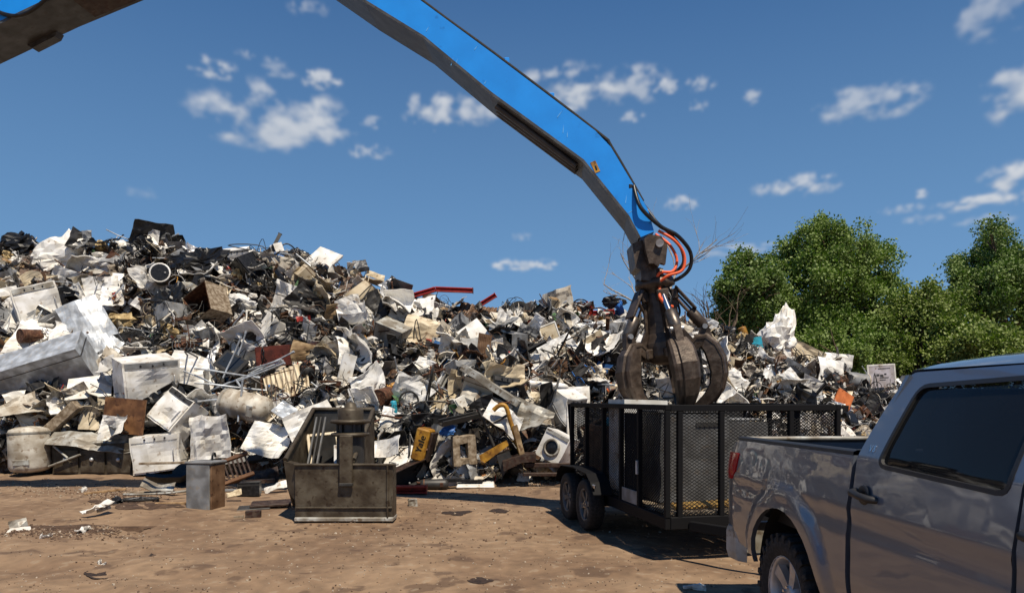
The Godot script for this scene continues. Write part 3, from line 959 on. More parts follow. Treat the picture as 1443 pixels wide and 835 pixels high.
		if k in [1, 2, 4]: part(c, "guard", guard, M.grapple)
	# hoses
	var hs := [[[893, 262, -0.3], [903, 292, -0.4], [930, 318, -0.35], [955, 332, -0.3], [973, 355, -0.2], [972, 378, -0.15], [955, 393, -0.1], [932, 399, -0.1]], [[905, 285, -0.2], [925, 312, -0.3], [945, 330, -0.3], [960, 350, -0.2], [963, 370, -0.2], [950, 384, -0.2], [930, 390, -0.2]], [[928, 325, -0.3], [950, 338, -0.35], [964, 358, -0.3], [962, 380, -0.3], [942, 388, -0.3], [931, 396, -0.25]], [[924, 330, -0.1], [944, 345, -0.2], [954, 366, -0.2], [948, 382, -0.25], [930, 384, -0.25], [924, 398, -0.2]], [[930, 404, -0.2], [930, 418, -0.3], [938, 428, -0.3], [948, 432, -0.25]], [[941, 404, 0.1], [952, 420, 0.0], [958, 440, 0.0], [950, 455, 0.0]], [[935, 402, -0.2], [946, 420, -0.3], [940, 440, -0.28], [934, 446, -0.2]], [[905, 404, -0.1], [900, 422, -0.2], [906, 438, -0.15]]]
	var hm := [M.black, M.black, M.hose_orange, M.hose_orange, M.hose_orange, M.black, M.black, M.grapple]
	var hr := [0.026, 0.022, 0.02, 0.02, 0.022, 0.016, 0.014, 0.02]
	for i in hs.size():
		var p := []
		for q in hs[i]: p.append(L.call(q[0], q[1], q[2]))
		var hp := part(g, "hose", tb(curve_pts(p, 6), hr[i], 8), hm[i])
		if hm[i] == M.hose_orange: hp.set_meta("label", "bright orange hydraulic hose")

# ---------- trailer
func mesh_panel(w: float, h: float, cell: float) -> ArrayMesh:      # expanded metal in the XY plane, lower left corner at the origin
	var s := mk()
	s.set_smooth_group(-1)
	var slope := 0.62
	for sg in [-1.0, 1.0]:
		var c: float = -w * slope - cell if sg > 0 else 0.0
		var c1: float = h if sg > 0 else h + w * slope + cell
		while c < c1:
			c += cell
			var y0 := c
			var y1: float = c + sg * slope * w
			var x0 := 0.0
			var x1 := w
			for e in 2:
				var lim := 0.0 if e == 0 else h
				if (y0 < lim) == (e == 0) and y0 != lim:
					x0 = maxf(x0, (lim - c) / (sg * slope)) if ((lim - c) / (sg * slope)) > 0 else x0
				if (y1 < lim) == (e == 0) and y1 != lim:
					x1 = minf(x1, (lim - c) / (sg * slope)) if ((lim - c) / (sg * slope)) < w else x1
			if x1 - x0 < 0.01: continue
			var a := Vector3(x0, clampf(c + sg * slope * x0, 0, h), 0)
			var b := Vector3(x1, clampf(c + sg * slope * x1, 0, h), 0)
			var u := Vector3(0, 0.0040, 0)
			var z := Vector3(0, 0, 0.003)
			quad(s, a - u - z, a + u, b + u, b - u - z)
			quad(s, a - u + z, a + u, b + u, b - u + z)
			quad(s, a - u - z, b - u - z, b - u + z, a - u + z)
	return done(s)
func wheel_parts(parent: Node3D, xf: Transform3D, r: float, w: float, rim: Material, spokes := 5, lugs := 0, called := "wheel") -> void:   # axis along local x
	var q := xf * Transform3D(Basis(Vector3.BACK, PI / 2), Vector3.ZERO)
	var n := Node3D.new()
	n.name = called
	parent.add_child(n, true)
	n.transform = q
	var rr := r * 0.62
	var s := mk()
	lathe(s, [Vector2(rr, -w * 0.42), Vector2(r * 0.75, -w * 0.5), Vector2(r * 0.93, -w * 0.49), Vector2(r * 0.985, -w * 0.4), Vector2(r * (0.985 if lugs else 1.0), -w * 0.1), Vector2(r * (0.985 if lugs else 1.0), w * 0.1), Vector2(r * 0.985, w * 0.4), Vector2(r * 0.93, w * 0.49), Vector2(r * 0.75, w * 0.5), Vector2(rr, w * 0.42)], 36, Transform3D.IDENTITY, true, false)
	for k in lugs:
		for sd in [-1.0, 1.0]:
			var a: float = TAU * (k + 0.25 * sd) / lugs
			box(s, Transform3D(Basis(Vector3.UP, -a), Vector3(cos(a) * r * 0.985, sd * w * 0.3, sin(a) * r * 0.985)), Vector3(0.022, w * 0.42, r * 0.10), 0.004)
			box(s, Transform3D(Basis(Vector3.UP, -a), Vector3(cos(a) * r * 0.93, sd * w * 0.485, sin(a) * r * 0.93)), Vector3(0.05, 0.016, r * 0.10), 0.004)
	part(n, "tyre", done(s), M.rubber)
	var rm := mk()
	for sd in [1.0]:
		lathe(rm, [Vector2(rr, -w * 0.42), Vector2(rr * 0.96, -w * 0.3), Vector2(rr * 0.9, w * 0.05), Vector2(rr * 0.93, w * 0.36), Vector2(rr * 1.03, w * 0.44), Vector2(rr * 1.03, w * 0.40)], 28, Transform3D.IDENTITY, true, false)
	lathe(rm, [Vector2(0.02, w * 0.05), Vector2(rr * 0.92, w * 0.03)], 24, Transform3D.IDENTITY, true, false)
	lathe(rm, [Vector2(rr * 0.3, w * 0.05), Vector2(rr * 0.3, w * 0.26), Vector2(rr * 0.22, w * 0.34), Vector2(0.01, w * 0.35)], 18)
	for k in spokes:
		var a := TAU * k / spokes + 0.3
		var dir := Vector3(cos(a), 0, sin(a))
		var sid := Vector3(-sin(a), 0, cos(a))
		var rg := []
		for t in [[0.2, 0.30, 0.13], [0.55, 0.30, 0.15], [0.97, 0.34, 0.2]]:
			var c: Vector3 = dir * rr * t[0] + Vector3(0, w * t[1], 0)
			rg.append([c - sid * rr * t[2], c + sid * rr * t[2], c + sid * rr * t[2] * 0.9 - Vector3(0, w * 0.2, 0), c - sid * rr * t[2] * 0.9 - Vector3(0, w * 0.2, 0)])
		loft(rm, rg, false)
	var ro := part(n, "rim", done(rm), rim)
	for k in 5:
		var a := TAU * k / 5.0
		part(n, "lug_nut", lt([Vector2(0.011, w * 0.34), Vector2(0.011, w * 0.39)], 6, Transform3D(Basis.IDENTITY, Vector3(cos(a), 0, sin(a)) * rr * 0.2)), M.chrome)
func make_trailer() -> void:
	var b := Basis(Vector3(0.978, 0, -0.2086), Vector3.UP, Vector3(0.2086, 0, 0.978))
	var o := Vector3(1.63, 0, -7.45)
	var W := 2.03
	var LN := 3.42
	var H := 1.675
	var t := thing("utility_trailer", "black tandem axle utility trailer with tall expanded metal sides behind the pickup", "trailer", o, b)
	var bar := func(called: String, a: Vector3, c: Vector3, sz: Vector2) -> void:      # a square bar from a to c
		var d: Vector3 = c - a
		var z := d.normalized()
		var y := Vector3.UP if absf(z.y) < 0.9 else Vector3.BACK
		var x := y.cross(z).normalized()
		y = z.cross(x)
		var s := mk()
		box(s, Transform3D(Basis(x, y, z), (a + c) * 0.5), Vector3(sz.x, sz.y, d.length()), 0.006)
		part(t, called, done(s), M.trailer)
	for x in [0.0, W]:
		bar.call("side_beam", Vector3(x, 0.43, 0.02), Vector3(x, 0.43, -LN), Vector2(0.06, 0.13))
		bar.call("top_rail", Vector3(x, H - 0.03, 0.03), Vector3(x, H - 0.03, -LN), Vector2(0.06, 0.06))
		for l in [0.0, 0.75, 1.34, 1.98, 2.7, LN]:
			bar.call("post", Vector3(x, 0.49, -l), Vector3(x, H - 0.06, -l), Vector2(0.055, 0.055))
	bar.call("front_beam", Vector3(0.03, 0.43, 0.0), Vector3(W - 0.03, 0.43, 0.0), Vector2(0.058, 0.13))
	bar.call("rear_beam", Vector3(0.03, 0.43, -LN), Vector3(W - 0.03, 0.43, -LN), Vector2(0.058, 0.13))
	bar.call("front_rail", Vector3(0.03, H - 0.035, 0.0), Vector3(W - 0.03, H - 0.035, 0.0), Vector2(0.058, 0.07))
	for x in [0.14, 0.62, 1.45]:
		bar.call("post", Vector3(x, 0.49, 0.0), Vector3(x, H - 0.07, 0.0), Vector2(0.055, 0.055))
	for k in 4: bar.call("cross_member", Vector3(0.03, 0.42, -0.6 - k * 0.75), Vector3(W - 0.03, 0.42, -0.6 - k * 0.75), Vector2(0.05, 0.09))
	# deck planks
	for k in 11:
		var x := 0.05 + (W - 0.1) * (k + 0.5) / 11.0
		var pl := part(t, "deck_plank", bx(Vector3((W - 0.1) / 11.0 - 0.008, 0.035, LN - 0.08), 0.004, Vector3(x, 0.517 + 0.001 * (k % 3), -LN * 0.5)), M.wood_grey)
	# mesh
	var seg := [0.0, 0.75, 1.34, 1.98, 2.7, LN]
	for x in [0.0, W]:
		for i in seg.size() - 1:
			var w: float = seg[i + 1] - seg[i] - 0.05
			var mp := part(t, "mesh_panel", mesh_panel(w, H - 0.56, 0.036), M.trailer, Transform3D(Basis(Vector3(0, 0, -1), Vector3.UP, Vector3(1, 0, 0)), Vector3(x + (0.02 if x == 0.0 else -0.02), 0.5, -seg[i] - 0.025)))
	for q in [[0.03, 0.11], [0.165, 0.59], [0.645, 1.42], [1.475, W - 0.03]]:
		part(t, "mesh_panel", mesh_panel(q[1] - q[0], H - 0.57, 0.036), M.trailer, Transform3D(Basis.IDENTITY, Vector3(q[0], 0.5, -0.018)))
	# solid lower panel and dark door sheet on the near side
	part(t, "kick_plate", bx(Vector3(0.012, 0.16, 0.5), 0.003, Vector3(-0.008, 0.58, -1.04)), M.grey)
	part(t, "side_door", bx(Vector3(0.014, 1.02, 0.5), 0.004, Vector3(0.03, 1.06, -1.04)), M.trailer)
	part(t, "latch", bx(Vector3(0.03, 0.16, 0.025), 0.005, Vector3(-0.045, 0.95, -0.72)), M.silver)
	# rear ramp gate, swung a little open
	var gate := part(t, "ramp_gate", mesh_panel(W - 0.1, 1.12, 0.04), M.trailer, Transform3D(Basis(Vector3(1, 0, 0), Vector3(0, 0.975, -0.22), Vector3(0, 0.22, 0.975)), Vector3(0.05, 0.5, -LN - 0.06)))
	for q in [[Vector3(0, 0, 0), Vector3(0, 1.18, 0)], [Vector3(W - 0.1, 0, 0), Vector3(W - 0.1, 1.18, 0)], [Vector3(0.03, 1.15, 0), Vector3(W - 0.13, 1.15, 0)], [Vector3(0.03, 0.03, 0), Vector3(W - 0.13, 0.03, 0)]]:
		part(gate, "gate_bar", tb(q, 0.03, 6), M.trailer)
	part(t, "rear_step", ex([Vector3(-0.04, 0.5, -LN - 0.02), Vector3(-0.04, 0.38, -LN), Vector3(-0.04, 0.06, -LN - 0.5), Vector3(-0.04, 0.06, -LN - 0.58)], Vector3(0.3, 0, 0)), M.trailer)
	# wheels, fenders
	for x in [-0.17, W + 0.17]:
		for l in [2.05, 2.86]:
			var sg := -1.0 if x < 0 else 1.0
			wheel_parts(t, Transform3D(Basis(Vector3.UP, 0.0 if x < 0 else PI), Vector3(x, 0.335, -l)), 0.335, 0.2, M.slate, 6)
			bar.call("axle", Vector3(0.0, 0.335, -l), Vector3(W, 0.335, -l), Vector2(0.06, 0.06)) if x < 0 else null
		var s := mk()
		var xs := -0.29 if x < 0 else W + 0.03
		var rg := []
		for q in [[1.55, 0.52], [1.68, 0.66], [1.86, 0.755], [2.45, 0.785], [3.05, 0.755], [3.22, 0.66], [3.35, 0.5]]:
			rg.append([Vector3(xs, q[1], -q[0]), Vector3(xs, q[1] + 0.012, -q[0]), Vector3(xs + 0.26, q[1] + 0.012, -q[0]), Vector3(xs + 0.26, q[1], -q[0])])
		loft(s, rg, false)
		part(t, "fender", done(s), M.trailer)
		part(t, "fender_lamp", bx(Vector3(0.03, 0.05, 0.1), 0.01, Vector3(xs + 0.02 if x < 0 else xs + 0.24, 0.63, -1.60)), M.chrome)
	# tongue
	bar.call("tongue", Vector3(0.25, 0.4, 0.03), Vector3(W / 2, 0.4, 1.35), Vector2(0.06, 0.1))
	bar.call("tongue", Vector3(W - 0.25, 0.4, 0.03), Vector3(W / 2, 0.4, 1.35), Vector2(0.06, 0.1))
	part(t, "coupler", bx(Vector3(0.12, 0.1, 0.35), 0.03, Vector3(W / 2, 0.45, 1.45)), M.dark)
	part(t, "tongue_jack", tb([Vector3(W / 2 + 0.12, 0.12, 1.0), Vector3(W / 2 + 0.12, 0.85, 1.0)], 0.035, 10), M.silver)
	# ---- what lies in it
	var X := Transform3D(b, o)
	var cargo := func(called: String, label: String, cat: String, size: Vector3, at: Vector3, turn: float, m: Material, sd: int) -> Node3D:
		var n := thing(called, label, cat, X * at, b * Basis(Vector3.UP, turn))
		var d := dents(size, sd, 4, 0.05, 0.006)
		part(n, "body", dented_box(size, 6, d, Vector3(0, size.y * 0.5, 0)), m)
		return n
	var c: Node3D = cargo.call("chest_freezer", "dark grey freezer standing inside the trailer's front mesh", "freezer", Vector3(0.85, 1.02, 0.6), Vector3(0.62, 0.54, -0.95), 0.0, M.slate, 5)
	part(c, "lid", bx(Vector3(0.87, 0.05, 0.62), 0.015, Vector3(0.0, 1.05, 0.0)), M.slate)
	part(c, "control_panel", bx(Vector3(0.3, 0.06, 0.01), 0.004, Vector3(0.18, 0.9, 0.31)), M.dark)
	c = cargo.call("washing_machine", "grey washing machine beside the dark freezer in the trailer", "washer", Vector3(0.64, 0.92, 0.6), Vector3(1.42, 0.54, -1.2), 0.1, M.slate, 6)
	part(c, "lid", bx(Vector3(0.5, 0.03, 0.42), 0.01, Vector3(0, 0.94, 0.02)), M.grey)
	part(c, "console", bx(Vector3(0.6, 0.14, 0.1), 0.02, Vector3(0, 1.0, -0.22)), M.dark)
	c = cargo.call("metal_cabinet", "rust brown metal cabinet at the far side of the trailer", "cabinet", Vector3(0.75, 0.9, 0.5), Vector3(1.55, 0.54, -2.1), -0.1, M.rusty, 7)
	for k in 2: part(c, "door", bx(Vector3(0.34, 0.8, 0.012), 0.004, Vector3(-0.18 + 0.36 * k, 0.45, 0.26)), M.rusty)
	c = cargo.call("refrigerator", "tall white refrigerator standing in the trailer by the wheel side", "refrigerator", Vector3(0.6, 1.18, 0.5), Vector3(0.40, 0.54, -1.72), 0.06, M.white, 8)
	part(c, "door", bx(Vector3(0.03, 1.1, 0.47), 0.01, Vector3(-0.32, 0.59, 0)), M.white)
	part(c, "handle", bx(Vector3(0.03, 0.5, 0.03), 0.008, Vector3(-0.35, 0.6, 0.17)), M.silver)
	c = cargo.call("dresser", "mauve brown dresser with two front panels at the trailer's tail", "dresser", Vector3(0.55, 0.82, 0.95), Vector3(0.40, 0.54, -2.75), 0.0, M.brown_paint, 9)
	for k in 2: part(c, "panel", bx(Vector3(0.012, 0.7, 0.44), 0.004, Vector3(-0.285, 0.4, -0.23 + 0.46 * k)), M.brown_paint)
	c = thing("plank", "cream plank lying slanted on the mauve brown dresser", "plank", X * Vector3(0.3, 1.45, -2.75), b * Basis.from_euler(Vector3(-0.22, 0.1, 0.0)))
	part(c, "board", bx(Vector3(0.12, 0.05, 0.9), 0.008), M.wood)
	c = thing("tool_case", "small bright blue case on the mauve brown dresser", "case", X * Vector3(0.28, 1.36, -2.45), b)
	part(c, "shell", bx(Vector3(0.2, 0.12, 0.2), 0.03, Vector3(0, 0.06, 0)), M.cyan)
	part(c, "handle", tb([Vector3(0, 0.12, -0.05), Vector3(0, 0.16, -0.04), Vector3(0, 0.16, 0.04), Vector3(0, 0.12, 0.05)], 0.012, 6), M.black)
	c = thing("yellow_board", "long yellow board lying across the trailer deck behind its front mesh", "board", X * Vector3(0.72, 0.58, -0.25), b * Basis.from_euler(Vector3(0.25, 0.04, 0.02)))
	part(c, "board", bx(Vector3(1.1, 0.035, 0.14), 0.006), M.wood_yellow)

# ---------- pickup truck. Panels are polygons of (s, y): s metres from the tail towards the nose, y height; body_x bends them inwards.
func body_x(s: float, y: float) -> float:
	var x := 0.0
	if y < 0.78: x += 0.075 * pow((0.78 - y) / 0.33, 2.0)
	if y > 1.13: x += minf(y - 1.13, 0.29) * 0.16
	if y > 1.42: x += (y - 1.42) * 0.40 + pow(maxf(y - 1.42, 0.0), 2.0) * 0.16
	if y > 0.98 and y < 1.13: x += 0.008 * sin((y - 0.98) / 0.15 * PI)
	if s < 0.1: x += pow((0.1 - s) / 0.3, 2.0) * 0.05
	if s > 4.5: x += pow((s - 4.5) / 1.2, 2.0) * 0.22
	for c in [0.98, 4.62]:
		var d := Vector2(s - c, (y - 0.45) * 0.96).length()
		if d < 0.70 and y < 1.2: x -= 0.032 * smoothstep(0.72, 0.60, d)
	if s < 1.78 and y > 0.8 and y < 1.36:
		var k := smoothstep(0.8, 0.9, y) * smoothstep(1.36, 1.26, y) * smoothstep(1.78, 1.3, s)
		x += (N1.get_noise_2d(s * 150.0, y * 190.0) * 0.0075) * k
	elif s < 4.2:
		x += N1.get_noise_2d(s * 150.0, y * 110.0 + 33.0) * 0.0022
	return x
const TW := 2.0
func skin(s: float, y: float, off: float, side: float) -> Vector3:
	var x := body_x(s, y) + off
	return Vector3(x if side > 0.0 else TW - x, y, s)
func panel(outer: Array, holes: Array, off := 0.0, side := 1.0, lip := 0.03, cell := 0.05) -> ArrayMesh:
	var po := PackedVector2Array(outer)
	if Geometry2D.is_polygon_clockwise(po): po.reverse()
	var hs := []
	for h in holes: hs.append(PackedVector2Array(h))
	var lo := po[0]
	var hi := po[0]
	for v in po: lo = lo.min(v); hi = hi.max(v)
	var st := SurfaceTool.new()
	st.begin(Mesh.PRIMITIVE_TRIANGLES)
	var put := func(v: Vector2) -> void:
		var e := 0.012
		var a := skin(v.x + e, v.y, off, side) - skin(v.x - e, v.y, off, side)
		var b := skin(v.x, v.y + e, off, side) - skin(v.x, v.y - e, off, side)
		var n := a.cross(b).normalized()
		if n.x * side > 0.0: n = -n
		st.set_normal(n)
		st.add_vertex(skin(v.x, v.y, off, side))
	var i := lo.x
	while i < hi.x:
		var j := lo.y
		while j < hi.y:
			var cl := PackedVector2Array([Vector2(i, j), Vector2(i + cell, j), Vector2(i + cell, j + cell), Vector2(i, j + cell)])
			var pieces := Geometry2D.intersect_polygons(cl, po)
			for h in hs:
				var nx: Array[PackedVector2Array] = []
				for q in pieces: nx.append_array(Geometry2D.clip_polygons(q, h))
				pieces = nx
			for q in pieces:
				var ix := Geometry2D.triangulate_polygon(q)
				for k in range(0, ix.size(), 3):
					var a: Vector2 = q[ix[k]]
					var b: Vector2 = q[ix[k + 1]]
					var c: Vector2 = q[ix[k + 2]]
					var cw := (b - a).cross(c - a) < 0.0
					if cw != (side > 0.0): put.call(a); put.call(c); put.call(b)
					else: put.call(a); put.call(b); put.call(c)
			j += cell
		i += cell
	if lip > 0.0:
		for pl in [po] + hs:
			for k in pl.size():
				var a: Vector2 = pl[k]
				var b: Vector2 = pl[(k + 1) % pl.size()]
				var steps := maxi(1, int((b - a).length() / 0.06))
				for m in steps:
					var u := a.lerp(b, float(m) / steps)
					var v := a.lerp(b, float(m + 1) / steps)
					var p := [skin(u.x, u.y, off, side), skin(v.x, v.y, off, side), skin(v.x, v.y, off + lip, side), skin(u.x, u.y, off + lip, side)]
					var n: Vector3 = (p[2] - p[0]).cross(p[1] - p[0]).normalized()
					st.set_normal(n)
					tri(st, p[0], p[1], p[2]); tri(st, p[0], p[2], p[3])
	return st.commit()
func rounded(p: Array, r: float) -> Array:          # a polygon with its corners rounded
	var o := []
	for i in p.size():
		var a: Vector2 = p[posmod(i - 1, p.size())]
		var b: Vector2 = p[i]
		var c: Vector2 = p[(i + 1) % p.size()]
		var k := minf(r, minf((a - b).length(), (c - b).length()) * 0.45)
		var u := b + (a - b).normalized() * k
		var v := b + (c - b).normalized() * k
		for t in 5: o.append(u.lerp(b, t / 4.0).lerp(b.lerp(v, t / 4.0), t / 4.0))
	return o
func make_truck() -> void:
	var b := Basis(Vector3(0.99875, 0, -0.05), Vector3.UP, Vector3(0.05, 0, 0.99875))
	var o := Vector3(1.79, 0, -5.8)
	var t := thing("pickup_truck", "grey four door pickup truck with dented bed side and black door handles", "pickup truck", o, b)
	var arch := func(c: float, r: float, y0: float) -> Array:     # an arc over a wheel, from its rear to its front
		var l := []
		for k in 21:
			var a := PI * (1.08 - 1.16 * k / 20.0)
			l.append(Vector2(c + cos(a) * r, maxf(0.45 + sin(a) * r, y0)))
		return l
	for side in [1.0, -1.0]:
		# bed side
		var pl := [Vector2(-0.10, 0.62), Vector2(-0.16, 0.72), Vector2(-0.19, 1.07), Vector2(0.01, 1.085), Vector2(0.11, 1.16), Vector2(0.13, 1.305), Vector2(-0.13, 1.305), Vector2(-0.06, 1.37), Vector2(0.03, 1.405), Vector2(1.805, 1.425), Vector2(1.815, 1.2), Vector2(1.80, 0.75), Vector2(1.79, 0.52), Vector2(1.55, 0.50)]
		var ar: Array = arch.call(0.98, 0.545, 0.30)
		ar.reverse()
		for v in ar:
			if v.y > 0.5: pl.append(v)
		pl.append(Vector2(0.44, 0.56))
		var bs := part(t, "bed_side", panel(pl, [], 0.0, side, 0.035, 0.03 if side > 0 else 0.08), M.paint)
		if side > 0: bs.set_meta("label", "dented grey bed side with wheel flare")
		# rail cap
		var rc := mk()
		var rg := []
		for s in [0.02, 0.3, 0.9, 1.5, 1.8]:
			var x := body_x(s, 1.40)
			var y: float = 1.405 + s * 0.011
			var q := []
			for e in [[0.004, 0.0], [0.008, 0.022], [0.03, 0.03], [0.085, 0.028], [0.10, -0.01], [0.10, -0.06]]: q.append(Vector3((x + e[0]) if side > 0 else TW - x - e[0], y + e[1], s))
			rg.append(q)
		loft(rc, rg, false, false)
		part(t, "bed_rail", done(rc), M.plastic)
		# bed inner wall
		part(t, "bed_wall", bx(Vector3(0.03, 0.5, 1.75), 0.0, Vector3(0.16 if side > 0 else TW - 0.16, 1.13, 0.92)), M.plastic)
		# tail lamp
		var lamp := part(t, "tail_lamp", panel([Vector2(-0.20, 1.075), Vector2(0.005, 1.09), Vector2(0.102, 1.165), Vector2(0.122, 1.30), Vector2(-0.14, 1.30)], [], -0.008, side, 0.04, 0.03), M.lamp_red)
		part(lamp, "rear_lens", bx(Vector3(0.11, 0.225, 0.05), 0.02, Vector3(0.115 if side > 0 else TW - 0.115, 1.187, -0.165)), M.lamp_red)
		part(lamp, "reverse_lens", bx(Vector3(0.09, 0.06, 0.012), 0.004, Vector3(0.115 if side > 0 else TW - 0.115, 1.12, -0.195)), M.white)
		# doors, with their window openings
		var belt := 1.37
		var w1 := rounded([Vector2(2.055, belt + 0.015), Vector2(2.09, 1.60), Vector2(2.125, 1.815), Vector2(2.99, 1.845), Vector2(2.985, belt - 0.015)], 0.07)
		var w2 := rounded([Vector2(3.11, belt - 0.018), Vector2(3.10, 1.845), Vector2(3.62, 1.81), Vector2(4.12, 1.44), Vector2(4.10, belt + 0.02)], 0.05)
		var rd := rounded([Vector2(1.845, 0.52), Vector2(1.86, 0.9), Vector2(1.855, 1.25), Vector2(1.845, 1.42), Vector2(1.87, 1.52), Vector2(1.945, 1.80), Vector2(2.0, 1.885), Vector2(3.04, 1.895), Vector2(3.045, 1.4), Vector2(3.04, 0.9), Vector2(3.02, 0.52)], 0.05)
		var d1 := part(t, "rear_door", panel(rd, [w1], 0.0, side, 0.035, 0.04), M.paint)
		var fd := rounded([Vector2(3.05, 0.52), Vector2(3.07, 0.9), Vector2(3.06, 1.395), Vector2(3.055, 1.895), Vector2(3.6, 1.89), Vector2(4.26, 1.40), Vector2(4.16, 1.37), Vector2(4.16, 1.0), Vector2(4.08, 0.52)], 0.04)
		var d2 := part(t, "front_door", panel(fd, [w2], 0.0, side, 0.035, 0.08), M.paint)
		for q in [[d1, 1.98], [d2, 3.20]]:
			var hx := body_x(q[1], 1.215)
			var sx := 1.0 if side > 0 else -1.0
			var bx0 := hx if side > 0 else TW - hx
			var hh := part(q[0], "handle", tb([Vector3(bx0 + 0.01 * sx, 1.235, q[1] - 0.10), Vector3(bx0 - 0.035 * sx, 1.23, q[1] - 0.07), Vector3(bx0 - 0.045 * sx, 1.222, q[1] + 0.02), Vector3(bx0 - 0.035 * sx, 1.215, q[1] + 0.09), Vector3(bx0 + 0.01 * sx, 1.21, q[1] + 0.115)], [0.018, 0.021, 0.02, 0.021, 0.018], 10), M.plastic)
			hh.set_meta("label", "black pull handle")
			part(q[0], "handle_cup", lt([Vector2(0.055, 0.0), Vector2(0.05, 0.008), Vector2(0.02, 0.0)], 18, Transform3D(Basis(Vector3.BACK, PI / 2 * sx), Vector3(bx0 - 0.004 * sx, 1.225, q[1] + 0.0))), M.plastic)
		var k := 0
		for w in [w1, w2]:
			k += 1
			var gl := part(t, "door_window", panel(w, [], 0.014, side, 0.0, 0.12), M.glass_dark)
			var inner := Geometry2D.offset_polygon(PackedVector2Array(w), -0.016)
			var out := Geometry2D.offset_polygon(PackedVector2Array(w), 0.006)
			part(gl, "seal", panel(Array(out[0]), [Array(inner[0])], -0.003, side, 0.02, 0.05), M.plastic)
		# rocker, front fender
		var fp := [Vector2(4.10, 0.55), Vector2(4.175, 1.0), Vector2(4.175, 1.365), Vector2(4.8, 1.30), Vector2(5.5, 1.20), Vector2(5.62, 1.0), Vector2(5.62, 0.62), Vector2(5.3, 0.6)]
		var ar2: Array = arch.call(4.62, 0.53, 0.3)
		ar2.reverse()
		for v in ar2:
			if v.y > 0.55: fp.append(v)
		part(t, "front_fender", panel(fp, [], 0.0, side, 0.03, 0.08), M.paint)
		part(t, "rocker", bx(Vector3(0.1, 0.12, 2.6), 0.03, Vector3(0.13 if side > 0 else TW - 0.13, 0.46, 2.8)), M.plastic)
		part(t, "mirror", bx(Vector3(0.26, 0.22, 0.12), 0.04, Vector3(-0.16 if side > 0 else TW + 0.16, 1.5, 4.0)), M.plastic)
		# wheels with dark liners
		for c in [0.98, 4.62]:
			wheel_parts(t, Transform3D(Basis(Vector3.UP, 0.0 if side > 0 else PI), Vector3(0.13 if side > 0 else TW - 0.13, 0.41, c)), 0.41, 0.27, M.silver, 5, 26)
			part(t, "wheel_liner", lt([Vector2(0.56, -0.16), Vector2(0.56, 0.16)], 28, Transform3D(Basis(Vector3.BACK, PI / 2), Vector3(0.23 if side > 0 else TW - 0.23, 0.47, c)), true, false), M.plastic)
			part(t, "liner_back", lt([Vector2(0.555, 0.0), Vector2(0.555, 0.01)], 28, Transform3D(Basis(Vector3.BACK, PI / 2), Vector3(0.40 if side > 0 else TW - 0.40, 0.47, c))), M.plastic)
	# badge on the pillar
	var tm := TextMesh.new()
	tm.text = "V8"
	var sf := SystemFont.new()
	sf.font_names = PackedStringArray(["Droid Sans"])
	sf.font_weight = 700
	tm.font = sf
	tm.font_size = 24
	tm.pixel_size = 0.0022
	tm.depth = 0.006
	var bx1 := body_x(1.98, 1.485)
	part(t, "badge", tm, M.chrome, Transform3D(Basis(Vector3(0, 0, 1), Vector3(0.38, 0.92, 0), Vector3(-0.92, 0.38, 0)), Vector3(bx1 - 0.004, 1.475, 1.965)))
	# roof: lofted across from rail to rail
	var rings := []
	for q in [[1.965, -0.03], [1.99, 0.0], [2.08, 0.022], [2.4, 0.038], [3.0, 0.045], [3.4, 0.035], [3.58, 0.012], [3.66, -0.02]]:
		var s: float = q[0]
		var x0 := body_x(minf(s, 3.6), 1.895) + 0.004
		var row := []
		for k in 15:
			var u := k / 14.0
			var e := 1.0 - pow(absf(u * 2.0 - 1.0), 4.0)
			row.append(Vector3(lerpf(x0 + 0.002, TW - x0 - 0.002, u), 1.90 + (0.045 + q[1]) * e + minf(q[1], 0.0) * 0.6, s))
		rings.append(row)
	var rs := mk()
	loft(rs, rings, true, false, false)
	part(t, "roof", done(rs), M.paint)
	# rear glass, cab back, windscreen, hood, floor, seats
	part(t, "rear_window", ex([Vector3(0.32, 1.47, 1.875), Vector3(TW - 0.32, 1.47, 1.875), Vector3(TW - 0.42, 1.80, 1.955), Vector3(0.42, 1.80, 1.955)], Vector3(0, -0.002, 0.008)), M.glass_dark)
	part(t, "cab_back", bx(Vector3(1.84, 0.95, 0.03), 0.01, Vector3(TW / 2, 0.98, 1.865)), M.paint)
	for sx in [0.0, 1.0]:
		part(t, "rear_pillar", ex([Vector3(lerpf(0.06, TW - 0.06, sx), 1.43, 1.858), Vector3(lerpf(0.34, TW - 0.34, sx), 1.43, 1.862), Vector3(lerpf(0.44, TW - 0.44, sx), 1.86, 1.965), Vector3(lerpf(0.245, TW - 0.245, sx), 1.87, 1.975)], Vector3(0, 0, 0.03)), M.paint)
	part(t, "windscreen", ex([Vector3(0.12, 1.40, 4.25), Vector3(TW - 0.12, 1.40, 4.25), Vector3(TW - 0.32, 1.87, 3.64), Vector3(0.32, 1.87, 3.64)], Vector3(0, 0.006, 0.006)), M.glass_dark)
	part(t, "hood", bx(Vector3(1.72, 0.06, 1.35), 0.03, Vector3(TW / 2, 1.31, 4.9)), M.paint)
	part(t, "grille", bx(Vector3(1.6, 0.5, 0.12), 0.05, Vector3(TW / 2, 0.95, 5.6)), M.chrome)
	part(t, "front_bumper", bx(Vector3(1.8, 0.25, 0.2), 0.07, Vector3(TW / 2, 0.58, 5.65)), M.plastic)
	part(t, "chassis", bx(Vector3(1.0, 0.2, 5.3), 0.03, Vector3(TW / 2, 0.5, 2.8)), M.plastic)
	part(t, "cab_floor", bx(Vector3(1.75, 0.08, 2.6), 0.0, Vector3(TW / 2, 0.62, 3.0)), M.interior)
